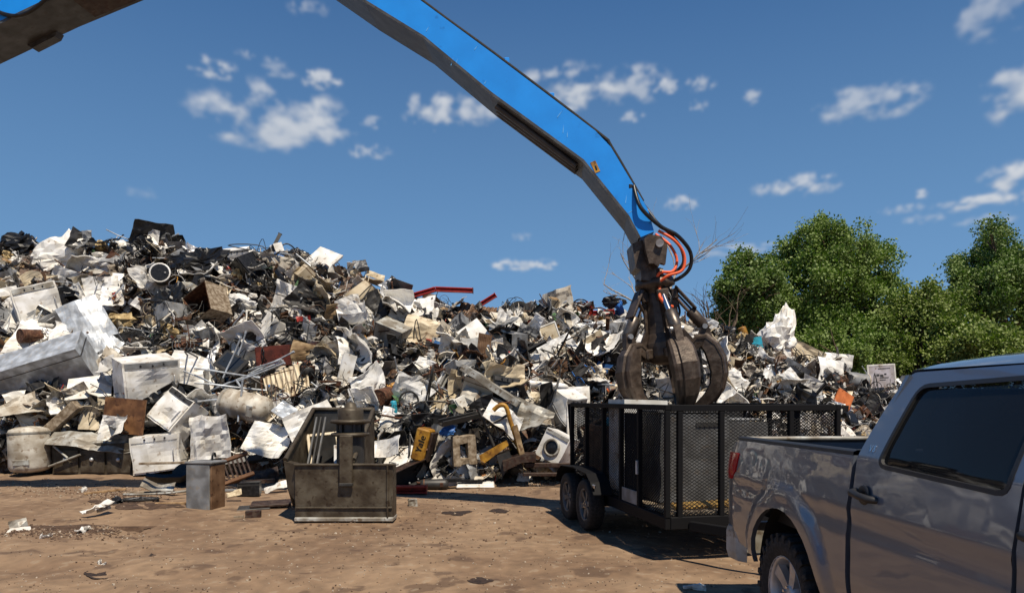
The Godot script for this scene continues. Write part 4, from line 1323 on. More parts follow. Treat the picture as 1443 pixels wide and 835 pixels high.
	part(t, "headliner", bx(Vector3(1.34, 0.02, 1.6), 0.0, Vector3(TW / 2, 1.85, 2.8)), M.interior)
	for sx in [0.52, 1.48]:
		for z in [2.15, 3.05]:
			var seat := part(t, "seat", bx(Vector3(0.6, 0.2, 0.55), 0.06, Vector3(sx, 0.95, z + 0.3)), M.interior)
			part(seat, "backrest", bx(Vector3(0.56, 0.75, 0.16), 0.06, Vector3(sx, 1.3, z)), M.interior)
			part(seat, "headrest", bx(Vector3(0.28, 0.2, 0.1), 0.04, Vector3(sx, 1.72 - (0.05 if z < 3 else 0.0), z)), M.interior)
	part(t, "bed_floor", bx(Vector3(1.7, 0.05, 1.75), 0.0, Vector3(TW / 2, 0.86, 0.93)), M.plastic)
	part(t, "bed_front", bx(Vector3(1.7, 0.5, 0.03), 0.0, Vector3(TW / 2, 1.14, 1.78)), M.plastic)
	var tg := part(t, "tailgate", bx(Vector3(1.66, 0.62, 0.06), 0.02, Vector3(TW / 2, 1.085, -0.12)), M.paint)
	part(tg, "tailgate_cap", bx(Vector3(1.66, 0.03, 0.09), 0.01, Vector3(TW / 2, 1.412, -0.09)), M.grey_pale)
	part(tg, "tailgate_handle", bx(Vector3(0.25, 0.08, 0.03), 0.01, Vector3(TW / 2, 1.28, -0.16)), M.plastic)
	var bm := mk()
	var br := []
	for q in [[0.02, 0.26], [0.0, 0.10], [0.05, -0.02], [0.16, -0.08], [1.0, -0.11], [1.84, -0.08], [1.95, -0.02], [2.0, 0.10], [1.98, 0.26]]:
		q[1] -= 0.17
		br.append([Vector3(q[0], 0.44, q[1] + 0.02), Vector3(q[0] - 0.012 * (1.0 if q[0] < 1 else -1.0), 0.50, q[1]), Vector3(q[0] - 0.012 * (1.0 if q[0] < 1 else -1.0), 0.66, q[1]), Vector3(q[0], 0.70, q[1] + 0.02), Vector3(lerpf(q[0], 1.0, 0.05), 0.70, q[1] + 0.08), Vector3(lerpf(q[0], 1.0, 0.05), 0.44, q[1] + 0.08)])
	loft(bm, br, false)
	part(t, "rear_bumper", done(bm), M.grey_pale)
	part(t, "mud_flap", bx(Vector3(0.02, 0.3, 0.24), 0.004, Vector3(0.22, 0.32, 0.36)), M.plastic)

# ---------- the steel skip in front of the heap
func make_skip() -> void:
	var k := thing("steel_skip", "dark brown steel skip with an open sloping hopper standing before the heap", "skip", Vector3(-2.4, 0, -10.1))
	var at := func(x: float, y: float, z: float) -> Vector3: return Vector3(x + 2.4, y, -z + 10.1)      # world to skip
	var s := mk()
	var d := dents(Vector3(1.38, 0.79, 0.3), 3, 3, 0.02, 0.006)
	part(k, "front_box", dented_box(Vector3(1.38, 0.73, 0.3), 8, d, at.call(-2.37, 0.425, 10.16)), M.skip)
	part(k, "foot_strip", bx(Vector3(1.40, 0.06, 0.34), 0.012, at.call(-2.37, 0.035, 10.15)), M.grey_pale)
	part(k, "trim_bar", bx(Vector3(1.36, 0.025, 0.02), 0.005, at.call(-2.37, 0.2, 9.995)), M.skip)
	part(k, "trim_bar", bx(Vector3(0.025, 0.75, 0.02), 0.005, at.call(-1.755, 0.42, 9.99)), M.skip)
	part(k, "top_lip", bx(Vector3(1.42, 0.03, 0.08), 0.008, at.call(-2.37, 0.805, 10.02)), M.skip)
	for x in [-3.27, -2.25]:
		part(k, "side_wall", ex([at.call(x, 0.45, 10.31), at.call(x, 0.84, 10.16), at.call(x, 1.55, 11.6), at.call(x, 0.1, 11.6), at.call(x, 0.1, 10.6)], Vector3(0.03 if x < -3 else -0.03, 0, 0)), M.skip)
		part(k, "rim_tube", tb([at.call(x + (0.02 if x < -3 else -0.02), 0.86, 10.16), at.call(x + (0.02 if x < -3 else -0.02), 1.56, 11.6)], 0.035, 8), M.skip)
	part(k, "corner_gusset", ex([at.call(-3.27, 0.84, 10.15), at.call(-3.05, 0.8, 10.06), at.call(-3.05, 0.25, 10.06), at.call(-3.2, 0.4, 10.15)], Vector3(0, 0, -0.2)), M.skip)
	part(k, "rear_wall", bx(Vector3(1.0, 1.45, 0.03), 0.0, at.call(-2.76, 0.83, 11.61)), M.dark)
	part(k, "rim_tube", tb([at.call(-3.25, 1.56, 11.6), at.call(-2.27, 1.56, 11.6)], 0.035, 8), M.skip)
	part(k, "floor", bx(Vector3(0.96, 0.03, 1.2), 0.0, at.call(-2.76, 0.12, 11.0)), M.dark)
	# the mushroom headed post and its strap
	var c := thing("mushroom_post", "dark cast iron post with two flanges and a domed head rising from the skip", "post", Vector3(-2.38, 0.02, -10.45))
	part(c, "column", lt([Vector2(0.2, 0.1), Vector2(0.2, 1.2)], 20), M.dark)
	part(c, "flange", lt([Vector2(0.2, 1.16), Vector2(0.275, 1.17), Vector2(0.285, 1.19), Vector2(0.275, 1.21), Vector2(0.18, 1.23)], 24), M.skip)
	for q in 6:
		part(c, "rib", bx(Vector3(0.03, 0.14, 0.05), 0.005, Vector3(cos(q * TAU / 6) * 0.19, 1.29, sin(q * TAU / 6) * 0.19)), M.dark)
	part(c, "neck", lt([Vector2(0.17, 1.2), Vector2(0.17, 1.37)], 20), M.dark)
	part(c, "flange", lt([Vector2(0.19, 1.34), Vector2(0.29, 1.36), Vector2(0.30, 1.385), Vector2(0.28, 1.405), Vector2(0.19, 1.41)], 24), M.skip)
	part(c, "head", lt([Vector2(0.19, 1.40), Vector2(0.185, 1.54), Vector2(0.17, 1.575), Vector2(0.09, 1.585), Vector2(0.085, 1.63), Vector2(0.06, 1.66), Vector2(0.01, 1.67)], 24), M.skip)
	var b := thing("strap_bar", "flat steel bar hanging down the front of the dark skip", "bar", Vector3(-2.33, 0.5, -9.955))
	part(b, "bar", bx(Vector3(0.185, 0.72, 0.045), 0.01, Vector3(0, 0.36, 0)), M.skip)
	part(b, "end_cap", bx(Vector3(0.195, 0.05, 0.06), 0.01, Vector3(0, 0.03, 0)), M.dark)
	# rubbish in the hopper
	var f := thing("window_sash", "cream wooden window sash leaning inside the dark skip", "window sash", Vector3(-2.86, 0.55, -11.0), Basis.from_euler(Vector3(-0.5, 0.3, 0.1)))
	for q in [[Vector3(-0.22, 0.35, 0), Vector3(0.05, 0.75, 0.04)], [Vector3(0.22, 0.35, 0), Vector3(0.05, 0.75, 0.04)], [Vector3(0, 0.7, 0), Vector3(0.39, 0.05, 0.04)], [Vector3(0, 0.0, 0), Vector3(0.39, 0.05, 0.04)]]:
		part(f, "stile" if q[1].y > 0.1 else "rail", bx(q[1], 0.008, q[0]), M.cream)
	f = thing("white_shelf", "bright white shelf board leaning in the skip beside the sash", "shelf", Vector3(-2.62, 0.55, -10.9), Basis.from_euler(Vector3(-0.3, -0.2, 0.15)))
	part(f, "board", bx(Vector3(0.24, 0.5, 0.03), 0.006, Vector3(0, 0.25, 0)), M.white)
	f = thing("aluminium_track", "ridged aluminium track standing along the skip's left wall", "track", Vector3(-3.1, 0.5, -10.6), Basis.from_euler(Vector3(-0.62, 0.0, 0.0)))
	for q in 3: part(f, "rail", bx(Vector3(0.03, 1.2, 0.05), 0.006, Vector3(q * 0.07, 0.55, 0)), M.slate if q != 1 else M.dark)

# ---------- kinds of scrap. build() gives a node its parts; w, h, d are metres, m the main material
func build(n: Node3D, kind: String, w: float, h: float, d: float, m: Material, sd: int, m2: Material = null) -> void:
	var g := RandomNumberGenerator.new()
	g.seed = sd * 7 + 1
	if m2 == null: m2 = M.dark
	match kind:
		"panel":
			part(n, "sheet", sheet(w, h, 11, 11, sd, 3, 0.055 * minf(w, h) + 0.01, 0.012, 0.9), m)
		"flat":
			part(n, "sheet", sheet(w, h, 6, 6, sd, 1, 0.006, 0.025, 0.12), m)
			for e in [-1, 1]: part(n, "edge_flange", bx(Vector3(0.015, h * 0.94, 0.05), 0.004, Vector3(e * w * 0.47, 0, -0.03)), m)
		"foil":
			part(n, "sheet", sheet(w, h, 16, 16, sd, 1, 0.045 * minf(w, h), 0.02, 0.3), m)
			part(n, "side_plate", bx(Vector3(0.04, h * 0.98, 0.3), 0.01, Vector3(-w * 0.48, 0, -0.17)), m)
			part(n, "side_plate", bx(Vector3(w * 0.94, 0.04, 0.3), 0.01, Vector3(0, -h * 0.48, -0.17)), m)
		"cloth":
			part(n, "sheet", sheet(w, h, 14, 14, sd, 6, 0.06 * minf(w, h), 0.008, 1.2), m)
		"roofing":
			part(n, "sheet", sheet(w, h, 40, 5, sd, 1, 0.02, 0.006, 0.5, maxf(w / 9.0, 0.05)), m)
		"appliance":
			var dn := dents(Vector3(w, h, d), sd, 8, 0.14 * minf(w, h), 0.022)
			part(n, "body", dented_box(Vector3(w, h, d), 9, dn), m)
			var s := mk()
			var door := dented_box(Vector3(w * 0.92, h * 0.74, 0.035), 6, dn, Vector3(0, -h * 0.08, d * 0.5 + 0.012))
			part(n, "door", door, m)
			var con := part(n, "control_panel", dented_box(Vector3(w * 0.92, h * 0.13, 0.03), 4, dn, Vector3(0, h * 0.41, d * 0.5 + 0.008)), m2)
			for k in 3:
				part(con, "knob", lt([Vector2(0.022, 0), Vector2(0.018, 0.025)], 10, Transform3D(Basis(Vector3.RIGHT, PI / 2), dent(dn, Vector3((k - 1) * w * 0.2, h * 0.41, d * 0.5 + 0.02)))), M.black)
			part(n, "handle", tb([dent(dn, Vector3(w * 0.38, h * 0.1, d * 0.5 + 0.03)), dent(dn, Vector3(w * 0.38, h * 0.08, d * 0.5 + 0.06)), dent(dn, Vector3(w * 0.38, -h * 0.2, d * 0.5 + 0.06)), dent(dn, Vector3(w * 0.38, -h * 0.22, d * 0.5 + 0.03))], 0.012, 6), M.silver)
			part(n, "back_plate", dented_box(Vector3(w * 0.9, h * 0.9, 0.02), 4, dn, Vector3(0, 0, -d * 0.5 - 0.008)), M.galvanized)
			for k in 4:
				var fx := w * 0.4 * (1 if k % 2 else -1)
				var fz := d * 0.4 * (1 if k < 2 else -1)
				part(n, "foot", tb([dent(dn, Vector3(fx, -h * 0.5, fz)), dent(dn, Vector3(fx, -h * 0.5 - 0.04, fz))], 0.02, 6), M.black)
		"front_loader":
			var dn := dents(Vector3(w, h, d), sd, 3, 0.05, 0.008)
			part(n, "body", dented_box(Vector3(w, h, d), 6, dn), m)
			part(n, "door_ring", lt([Vector2(h * 0.30, 0), Vector2(h * 0.31, 0.03), Vector2(h * 0.24, 0.05), Vector2(h * 0.22, 0.0)], 22, Transform3D(Basis(Vector3.RIGHT, PI / 2), Vector3(0, -h * 0.05, d * 0.5)), true, false), M.grey_pale)
			part(n, "porthole", lt([Vector2(h * 0.23, 0.015), Vector2(h * 0.15, 0.03), Vector2(0.01, 0.04)], 20, Transform3D(Basis(Vector3.RIGHT, PI / 2), Vector3(0, -h * 0.05, d * 0.5))), M.black)
			part(n, "control_panel", bx(Vector3(w * 0.94, h * 0.13, 0.02), 0.005, Vector3(0, h * 0.41, d * 0.5 + 0.01)), M.grey_pale)
		"case":
			var dn := dents(Vector3(w, h, d), sd, 4, 0.05 * minf(w, h), 0.01)
			part(n, "body", dented_box(Vector3(w, h, d), 7, dn), m)
			part(n, "end_plate", dented_box(Vector3(0.02, h * 0.86, d * 0.86), 4, dn, Vector3(-w * 0.5 - 0.008, 0, 0)), m2)
			part(n, "seam", dented_box(Vector3(w * 1.01, 0.02, d * 1.01), 6, dn, Vector3(0, h * 0.3, 0)), m2)
		"open_box":
			var dn := dents(Vector3(w, h, d), sd, 4, 0.06 * minf(w, h), 0.012)
			part(n, "shell", dented_box(Vector3(w, h, d), 6, dn, Vector3.ZERO, true), m)
			part(n, "lining", dented_box(Vector3(w * 0.94, h * 0.94, d * 0.96), 5, dn, Vector3(0, 0, 0.01), true), m2)
		"drum":
			var rg := []
			var cr := sheet_noise(sd)
			for j in 9:
				var ring := []
				for i in 18:
					var a := TAU * i / 18
					var rr := w * 0.5 * (1.0 + 0.05 * N1.get_noise_3d(cos(a) * 70 + sd * 9, j * 22.0, sin(a) * 70)) * (1.03 if j in [3, 6] else 1.0)
					ring.append(Vector3(cos(a) * rr, (j / 8.0 - 0.5) * h, sin(a) * rr))
				rg.append(ring)
			var s := mk()
			loft(s, rg, true)
			part(n, "shell", done(s), m)
			for e in [-1.0, 1.0]:
				part(n, "end_rim", lt([Vector2(w * 0.51, e * h * 0.485), Vector2(w * 0.525, e * h * 0.5), Vector2(w * 0.46, e * h * 0.515), Vector2(w * 0.44, e * h * 0.5)], 18, Transform3D.IDENTITY, true, false), m2 if m2 != M.dark else m)
			part(n, "bung", lt([Vector2(0.03, h * 0.5), Vector2(0.03, h * 0.53), Vector2(0.01, h * 0.535)], 8, Transform3D(Basis.IDENTITY, Vector3(w * 0.25, 0, 0))), M.grey)
		"tank":
			var s := mk()
			lathe(s, [Vector2(0.02, h * 0.5), Vector2(w * 0.3, h * 0.48), Vector2(w * 0.46, h * 0.43), Vector2(w * 0.5, h * 0.36), Vector2(w * 0.5, -h * 0.36), Vector2(w * 0.46, -h * 0.43), Vector2(w * 0.3, -h * 0.48), Vector2(0.02, -h * 0.5)], 20)
			part(n, "shell", done(s), m)
			part(n, "collar", lt([Vector2(w * 0.51, h * 0.34), Vector2(w * 0.515, h * 0.36), Vector2(w * 0.51, h * 0.38)], 20, Transform3D.IDENTITY, true, false), m2)
			part(n, "pipe_stub", tb([Vector3(w * 0.15, h * 0.45, 0), Vector3(w * 0.15, h * 0.58, 0), Vector3(w * 0.25, h * 0.62, 0)], 0.018, 7), M.rusty)
			part(n, "hatch", bx(Vector3(w * 0.4, h * 0.12, 0.03), 0.008, Vector3(0, -h * 0.25, w * 0.49)), m2)
		"tyre":
			part(n, "tyre", lt([Vector2(w * 0.30, -h * 0.4), Vector2(w * 0.38, -h * 0.5), Vector2(w * 0.47, -h * 0.46), Vector2(w * 0.5, -h * 0.25), Vector2(w * 0.5, h * 0.25), Vector2(w * 0.47, h * 0.46), Vector2(w * 0.38, h * 0.5), Vector2(w * 0.30, h * 0.4)], 26, Transform3D.IDENTITY, true, false), M.rubber)
			var rim := part(n, "rim", lt([Vector2(w * 0.31, -h * 0.4), Vector2(w * 0.28, -h * 0.1), Vector2(w * 0.28, h * 0.2), Vector2(w * 0.31, h * 0.42)], 22, Transform3D.IDENTITY, true, false), m)
			part(rim, "wheel_disc", lt([Vector2(w * 0.28, 0.0), Vector2(w * 0.2, h * 0.15), Vector2(w * 0.1, h * 0.12), Vector2(w * 0.08, h * 0.25), Vector2(0.01, h * 0.25)], 16), m)
		"pipe":
			var p := [Vector3(-w * 0.5, 0, 0)]
			for k in 3: p.append(Vector3((k + 1) * w * 0.25 - w * 0.5, g.randf_range(-h, h), g.randf_range(-h, h)))
			p.append(Vector3(w * 0.5, g.randf_range(-h, h), 0))
			part(n, "tube", tb(p, d, 8), m)
			part(n, "fitting", tb([p[-1], p[-1] + (p[-1] - p[-2]).normalized() * d * 3.0], d * 1.35, 8), m)
		"beam":
			var s := mk()
			var f := h * 0.18
			extrude(s, [Vector3(-w * 0.5, -h * 0.5, -d * 0.5), Vector3(-w * 0.5, -h * 0.5, d * 0.5), Vector3(-w * 0.5, -h * 0.5 + f, d * 0.5), Vector3(-w * 0.5, -h * 0.5 + f, -d * 0.5 + f), Vector3(-w * 0.5, h * 0.5 - f, -d * 0.5 + f), Vector3(-w * 0.5, h * 0.5 - f, d * 0.5), Vector3(-w * 0.5, h * 0.5, d * 0.5), Vector3(-w * 0.5, h * 0.5, -d * 0.5)], Vector3(w, 0, 0))
			part(n, "channel", done(s), m)
			part(n, "end_plate", bx(Vector3(0.015, h * 1.3, d * 1.2), 0.003, Vector3(w * 0.5 + 0.005, 0, 0)), m)
		"plank":
			var s := mk()
			var rg := []
			for k in 5:
				var x := (k / 4.0 - 0.5) * w
				var y := g.randf_range(-0.02, 0.02)
				rg.append([Vector3(x, y - h * 0.5, -d * 0.5), Vector3(x, y + h * 0.5, -d * 0.5), Vector3(x, y + h * 0.5, d * 0.5), Vector3(x, y - h * 0.5, d * 0.5)])
			loft(s, rg, false)
			part(n, "board", done(s), m)
			for k in 2: part(n, "nail", tb([Vector3((k - 0.5) * w * 0.8, 0, d * 0.3), Vector3((k - 0.5) * w * 0.8, 0.01, d * 0.5 + 0.03)], 0.005, 4), M.rusty)
		"wire":
			var p := []
			for k in 16: p.append(Vector3(g.randfn() * w * 0.28, g.randfn() * h * 0.28, g.randfn() * d * 0.28))
			part(n, "strand", tb(curve_pts(p, 5), 0.009, 5), m)
			p = []
			for k in 9: p.append(Vector3(g.randfn() * w * 0.3, g.randfn() * h * 0.3, g.randfn() * d * 0.3))
			part(n, "strand", tb(curve_pts(p, 5), 0.014, 5), m2)
		"hose":
			var p := []
			var a0 := g.randf() * TAU
			for k in 11:
				var a := a0 + k * 0.85
				p.append(Vector3(cos(a) * w * 0.4 * (1.0 - k * 0.04), (k - 5) * h * 0.05 + g.randfn() * 0.03, sin(a) * w * 0.4))
			part(n, "line", tb(curve_pts(p, 5), d, 7), m)
			part(n, "coupling", tb([p[-1], p[-1] + (p[-1] - p[-2]).normalized() * 0.1], d * 1.4, 7), M.silver)
		"bag":
			part(n, "bag", crumpled_bag(Vector3(w, h, d), sd), m)
			part(n, "knot", blob(Vector3(w, h * 0.6, d) * 0.28, sd + 3, 0.7, 8, 5), m, Transform3D(Basis.IDENTITY, Vector3(0, h * 0.48, 0)))
		"foam":
			part(n, "chunk", blob(Vector3(w, h, d), sd, 0.75, 13, 9, 0.8), m)
		"monitor":
			var fr := part(n, "bezel", bx(Vector3(w, h, 0.08), 0.015), m)
			part(fr, "screen", bx(Vector3(w * 0.78, h * 0.72, 0.02), 0.006, Vector3(0, h * 0.03, 0.036)), M.screen)
			var s := mk()
			loft(s, [[Vector3(-w * 0.46, -h * 0.46, -0.04), Vector3(w * 0.46, -h * 0.46, -0.04), Vector3(w * 0.46, h * 0.46, -0.04), Vector3(-w * 0.46, h * 0.46, -0.04)], [Vector3(-w * 0.28, -h * 0.36, -d), Vector3(w * 0.28, -h * 0.36, -d), Vector3(w * 0.28, h * 0.24, -d), Vector3(-w * 0.28, h * 0.24, -d)]], false)
			part(n, "housing", done(s), m)
		"chair":
			for e in [-1.0, 1.0]:
				part(n, "leg_frame", tb(curve_pts([Vector3(e * w * 0.5, -h * 0.5, d * 0.45), Vector3(e * w * 0.5, 0, d * 0.4), Vector3(e * w * 0.5, 0.02, -d * 0.35), Vector3(e * w * 0.46, h * 0.5, -d * 0.5)], 3), 0.014, 6), m)
				part(n, "leg", tb([Vector3(e * w * 0.5, 0, -d * 0.3), Vector3(e * w * 0.5, -h * 0.5, -d * 0.5)], 0.014, 6), m)
			part(n, "seat", sheet(w, d, 5, 5, sd, 1, 0.03, 0.03, 0.3), m2, Transform3D(Basis(Vector3.RIGHT, PI / 2), Vector3(0, 0.02, 0)))
			part(n, "backrest", sheet(w * 0.95, h * 0.25, 5, 3, sd + 1, 1, 0.02, 0.025, 0.3), m2, Transform3D(Basis.IDENTITY, Vector3(0, h * 0.38, -d * 0.46)))
		"rack":
			var s := mk()
			for k in 9: tube(s, [Vector3((k / 8.0 - 0.5) * w, -h * 0.5, g.randfn() * 0.01), Vector3((k / 8.0 - 0.5) * w + g.randfn() * 0.02, h * 0.5, g.randfn() * 0.03)], 0.006, 4)
			part(n, "wires", done(s), m)
			part(n, "frame", tb([Vector3(-w * 0.5, -h * 0.5, 0), Vector3(w * 0.5, -h * 0.5, 0), Vector3(w * 0.5, h * 0.5, 0), Vector3(-w * 0.5, h * 0.5, 0), Vector3(-w * 0.5, -h * 0.5, 0)], 0.012, 5), m)
		"cycle_wheel":
			var p := []
			for k in 29: p.append(Vector3(cos(TAU * k / 28) * w * 0.48, sin(TAU * k / 28) * w * 0.48, 0))
			part(n, "tyre", tb(p, 0.022, 7), M.rubber)
			var s := mk()
			for k in 16:
				var a := TAU * k / 16
				tube(s, [Vector3(cos(a + 0.5) * 0.02, sin(a + 0.5) * 0.02, 0.03 * (k % 2 * 2 - 1)), Vector3(cos(a) * w * 0.46, sin(a) * w * 0.46, 0)], 0.003, 3)
			part(n, "spokes", done(s), M.silver)
			part(n, "hub", tb([Vector3(0, 0, -0.05), Vector3(0, 0, 0.05)], 0.022, 8), m)
		"disc":
			part(n, "pan", lt([Vector2(0.01, 0.02), Vector2(w * 0.12, 0.025), Vector2(w * 0.16, 0.0), Vector2(w * 0.38, 0.01), Vector2(w * 0.46, 0.05), Vector2(w * 0.5, 0.055), Vector2(w * 0.49, 0.035), Vector2(w * 0.4, -0.02), Vector2(0.01, -0.02)], 20, Transform3D(Basis(Vector3.RIGHT, PI / 2), Vector3.ZERO)), m)
			part(n, "boss", lt([Vector2(w * 0.1, 0), Vector2(w * 0.09, 0.06), Vector2(0.01, 0.065)], 12, Transform3D(Basis(Vector3.RIGHT, PI / 2), Vector3.ZERO)), m2)
		"bumper":
			var rg := []
			for k in 9:
				var u := k / 8.0 * 2.0 - 1.0
				var c := Vector3(u * w * 0.5, g.randf_range(-0.02, 0.02), -u * u * w * 0.16)
				rg.append([c + Vector3(0, -h * 0.5, -0.05), c + Vector3(0, -h * 0.3, 0.03), c + Vector3(0, h * 0.3, 0.04), c + Vector3(0, h * 0.5, -0.04), c + Vector3(0, h * 0.3, 0.02), c + Vector3(0, -h * 0.3, 0.01)])
			var s := mk()
			loft(s, rg, false)
			part(n, "bar", done(s), m)
			for e in [-1.0, 1.0]: part(n, "bracket", bx(Vector3(0.05, h * 0.5, 0.16), 0.006, Vector3(e * w * 0.25, 0, -0.1)), m2)
		"motor":
			part(n, "case", lt([Vector2(0.01, h * 0.5), Vector2(w * 0.3, h * 0.48), Vector2(w * 0.42, h * 0.36), Vector2(w * 0.44, -h * 0.3), Vector2(w * 0.34, -h * 0.46), Vector2(0.01, -h * 0.5)], 14), m)
			part(n, "flange", bx(Vector3(w * 0.9, 0.03, w * 0.9), 0.01, Vector3(0, -h * 0.32, 0)), m2)
			part(n, "gearbox", bx(Vector3(w * 0.45, h * 0.4, w * 0.45), 0.02, Vector3(w * 0.42, -h * 0.05, 0.0)), m2)
			part(n, "shaft", tb([Vector3(0, h * 0.4, 0), Vector3(0, h * 0.75, 0)], 0.018, 8), M.silver)
			for k in 5: part(n, "fin", lt([Vector2(w * 0.42, (k - 2) * h * 0.09), Vector2(w * 0.47, (k - 2) * h * 0.09 + 0.004), Vector2(w * 0.42, (k - 2) * h * 0.09 + 0.008)], 14, Transform3D.IDENTITY, false, false), m)
		"shade":
			part(n, "shell", lt([Vector2(w * 0.28, h * 0.5), Vector2(w * 0.4, 0), Vector2(w * 0.5, -h * 0.5), Vector2(w * 0.485, -h * 0.5), Vector2(w * 0.38, 0), Vector2(w * 0.265, h * 0.5)], 20, Transform3D.IDENTITY, true, false), m)
			part(n, "ring", lt([Vector2(w * 0.285, h * 0.49), Vector2(w * 0.295, h * 0.5), Vector2(w * 0.285, h * 0.51)], 20, Transform3D.IDENTITY, true, false), m2)
		"frame":
			for q in [[Vector3(0, h * 0.47, 0), Vector3(w, h * 0.06, 0.04)], [Vector3(0, -h * 0.47, 0), Vector3(w, h * 0.06, 0.04)], [Vector3(-w * 0.47, 0, 0), Vector3(w * 0.06, h * 0.88, 0.038)], [Vector3(w * 0.47, 0, 0), Vector3(w * 0.06, h * 0.88, 0.038)]]:
				part(n, "frame_bar", bx(q[1], 0.006, q[0]), m)
			part(n, "board", bx(Vector3(w * 0.9, h * 0.9, 0.015), 0.0, Vector3(0, 0, 0.0)), m2)
		"fan":
			for k in 3:
				var p := []
				for q in 21: p.append(Vector3(cos(TAU * q / 20) * w * (0.2 + 0.145 * k), sin(TAU * q / 20) * w * (0.2 + 0.145 * k), 0.05 - 0.02 * k))
				part(n, "guard_ring", tb(p, 0.006, 4), m)
			for k in 4: part(n, "blade", sheet(w * 0.36, w * 0.2, 3, 3, sd, 0, 0.01, 0.006), m2, Transform3D(Basis(Vector3.BACK, TAU * k / 4) * Basis(Vector3.RIGHT, 0.5), Vector3(cos(TAU * k / 4), sin(TAU * k / 4), 0) * w * 0.22))
			part(n, "motor", lt([Vector2(w * 0.1, -0.1), Vector2(w * 0.1, 0.05), Vector2(0.01, 0.07)], 12, Transform3D(Basis(Vector3.RIGHT, PI / 2), Vector3.ZERO)), m2)
		_:
			push_error("no kind " + kind)
func sheet_noise(sd: int) -> float:
	return float(sd)

func crumpled_bag(size: Vector3, sd: int) -> ArrayMesh:      # thin film: many small folds over a sagging lump
	var nu := 26
	var nv := 18
	var rings := []
	for j in nv + 1:
		var ring := []
		var th := PI * (0.03 + 0.94 * j / nv)
		for i in nu:
			var ph := TAU * (i + 0.5 * (j % 2)) / nu
			var d := Vector3(sin(th) * cos(ph), cos(th), sin(th) * sin(ph))
			var k := 1.0 + 0.9 * N1.get_noise_3d(d.x * 60.0 + sd * 31.0, d.y * 60.0, d.z * 60.0) - 0.55 * absf(N1.get_noise_3d(d.x * 130.0, d.y * 130.0 + sd * 17.0, d.z * 130.0)) - 0.35 * absf(N1.get_noise_3d(d.x * 330.0 + 50.0, d.y * 330.0 + sd * 17.0, d.z * 330.0))
			ring.append(d * size * 0.52 * k)
		rings.append(ring)
	var s := mk()
	loft(s, rings, false)
	return done(s)
var marks := {}
const CUT := ["leaning", "thrown", "lying", "tipped", "standing", "with", "behind", "sitting", "at", "resting", "showing", "bunched", "propped", "split", "over", "hanging", "right", "on", "facing", "below", "above", "stuck", "beside", "spread", "wedged", "jutting", "folded", "curling", "turned", "caught", "near", "tilted", "in", "just", "left", "sagging", "under", "face", "among", "clinging", "sloping", "slanting", "buried", "half", "sticking", "lodged", "spilling", "corner", "strip", "clinging"]
func look(label: String) -> String:            # the part of a label that says how a thing looks, without its place
	var o := PackedStringArray()
	for w in label.split(" "):
		if w in CUT: break
		o.append(w)
	return " ".join(o)
func near_label(label: String, at: Vector3) -> String:
	var best := ""
	var bd := 1e9
	for k in marks:
		if marks[k] == null: continue
		var d: float = (marks[k] - at).length()
		if d < bd:
			bd = d
			best = k
	return look(label) + " lodged near the " + best

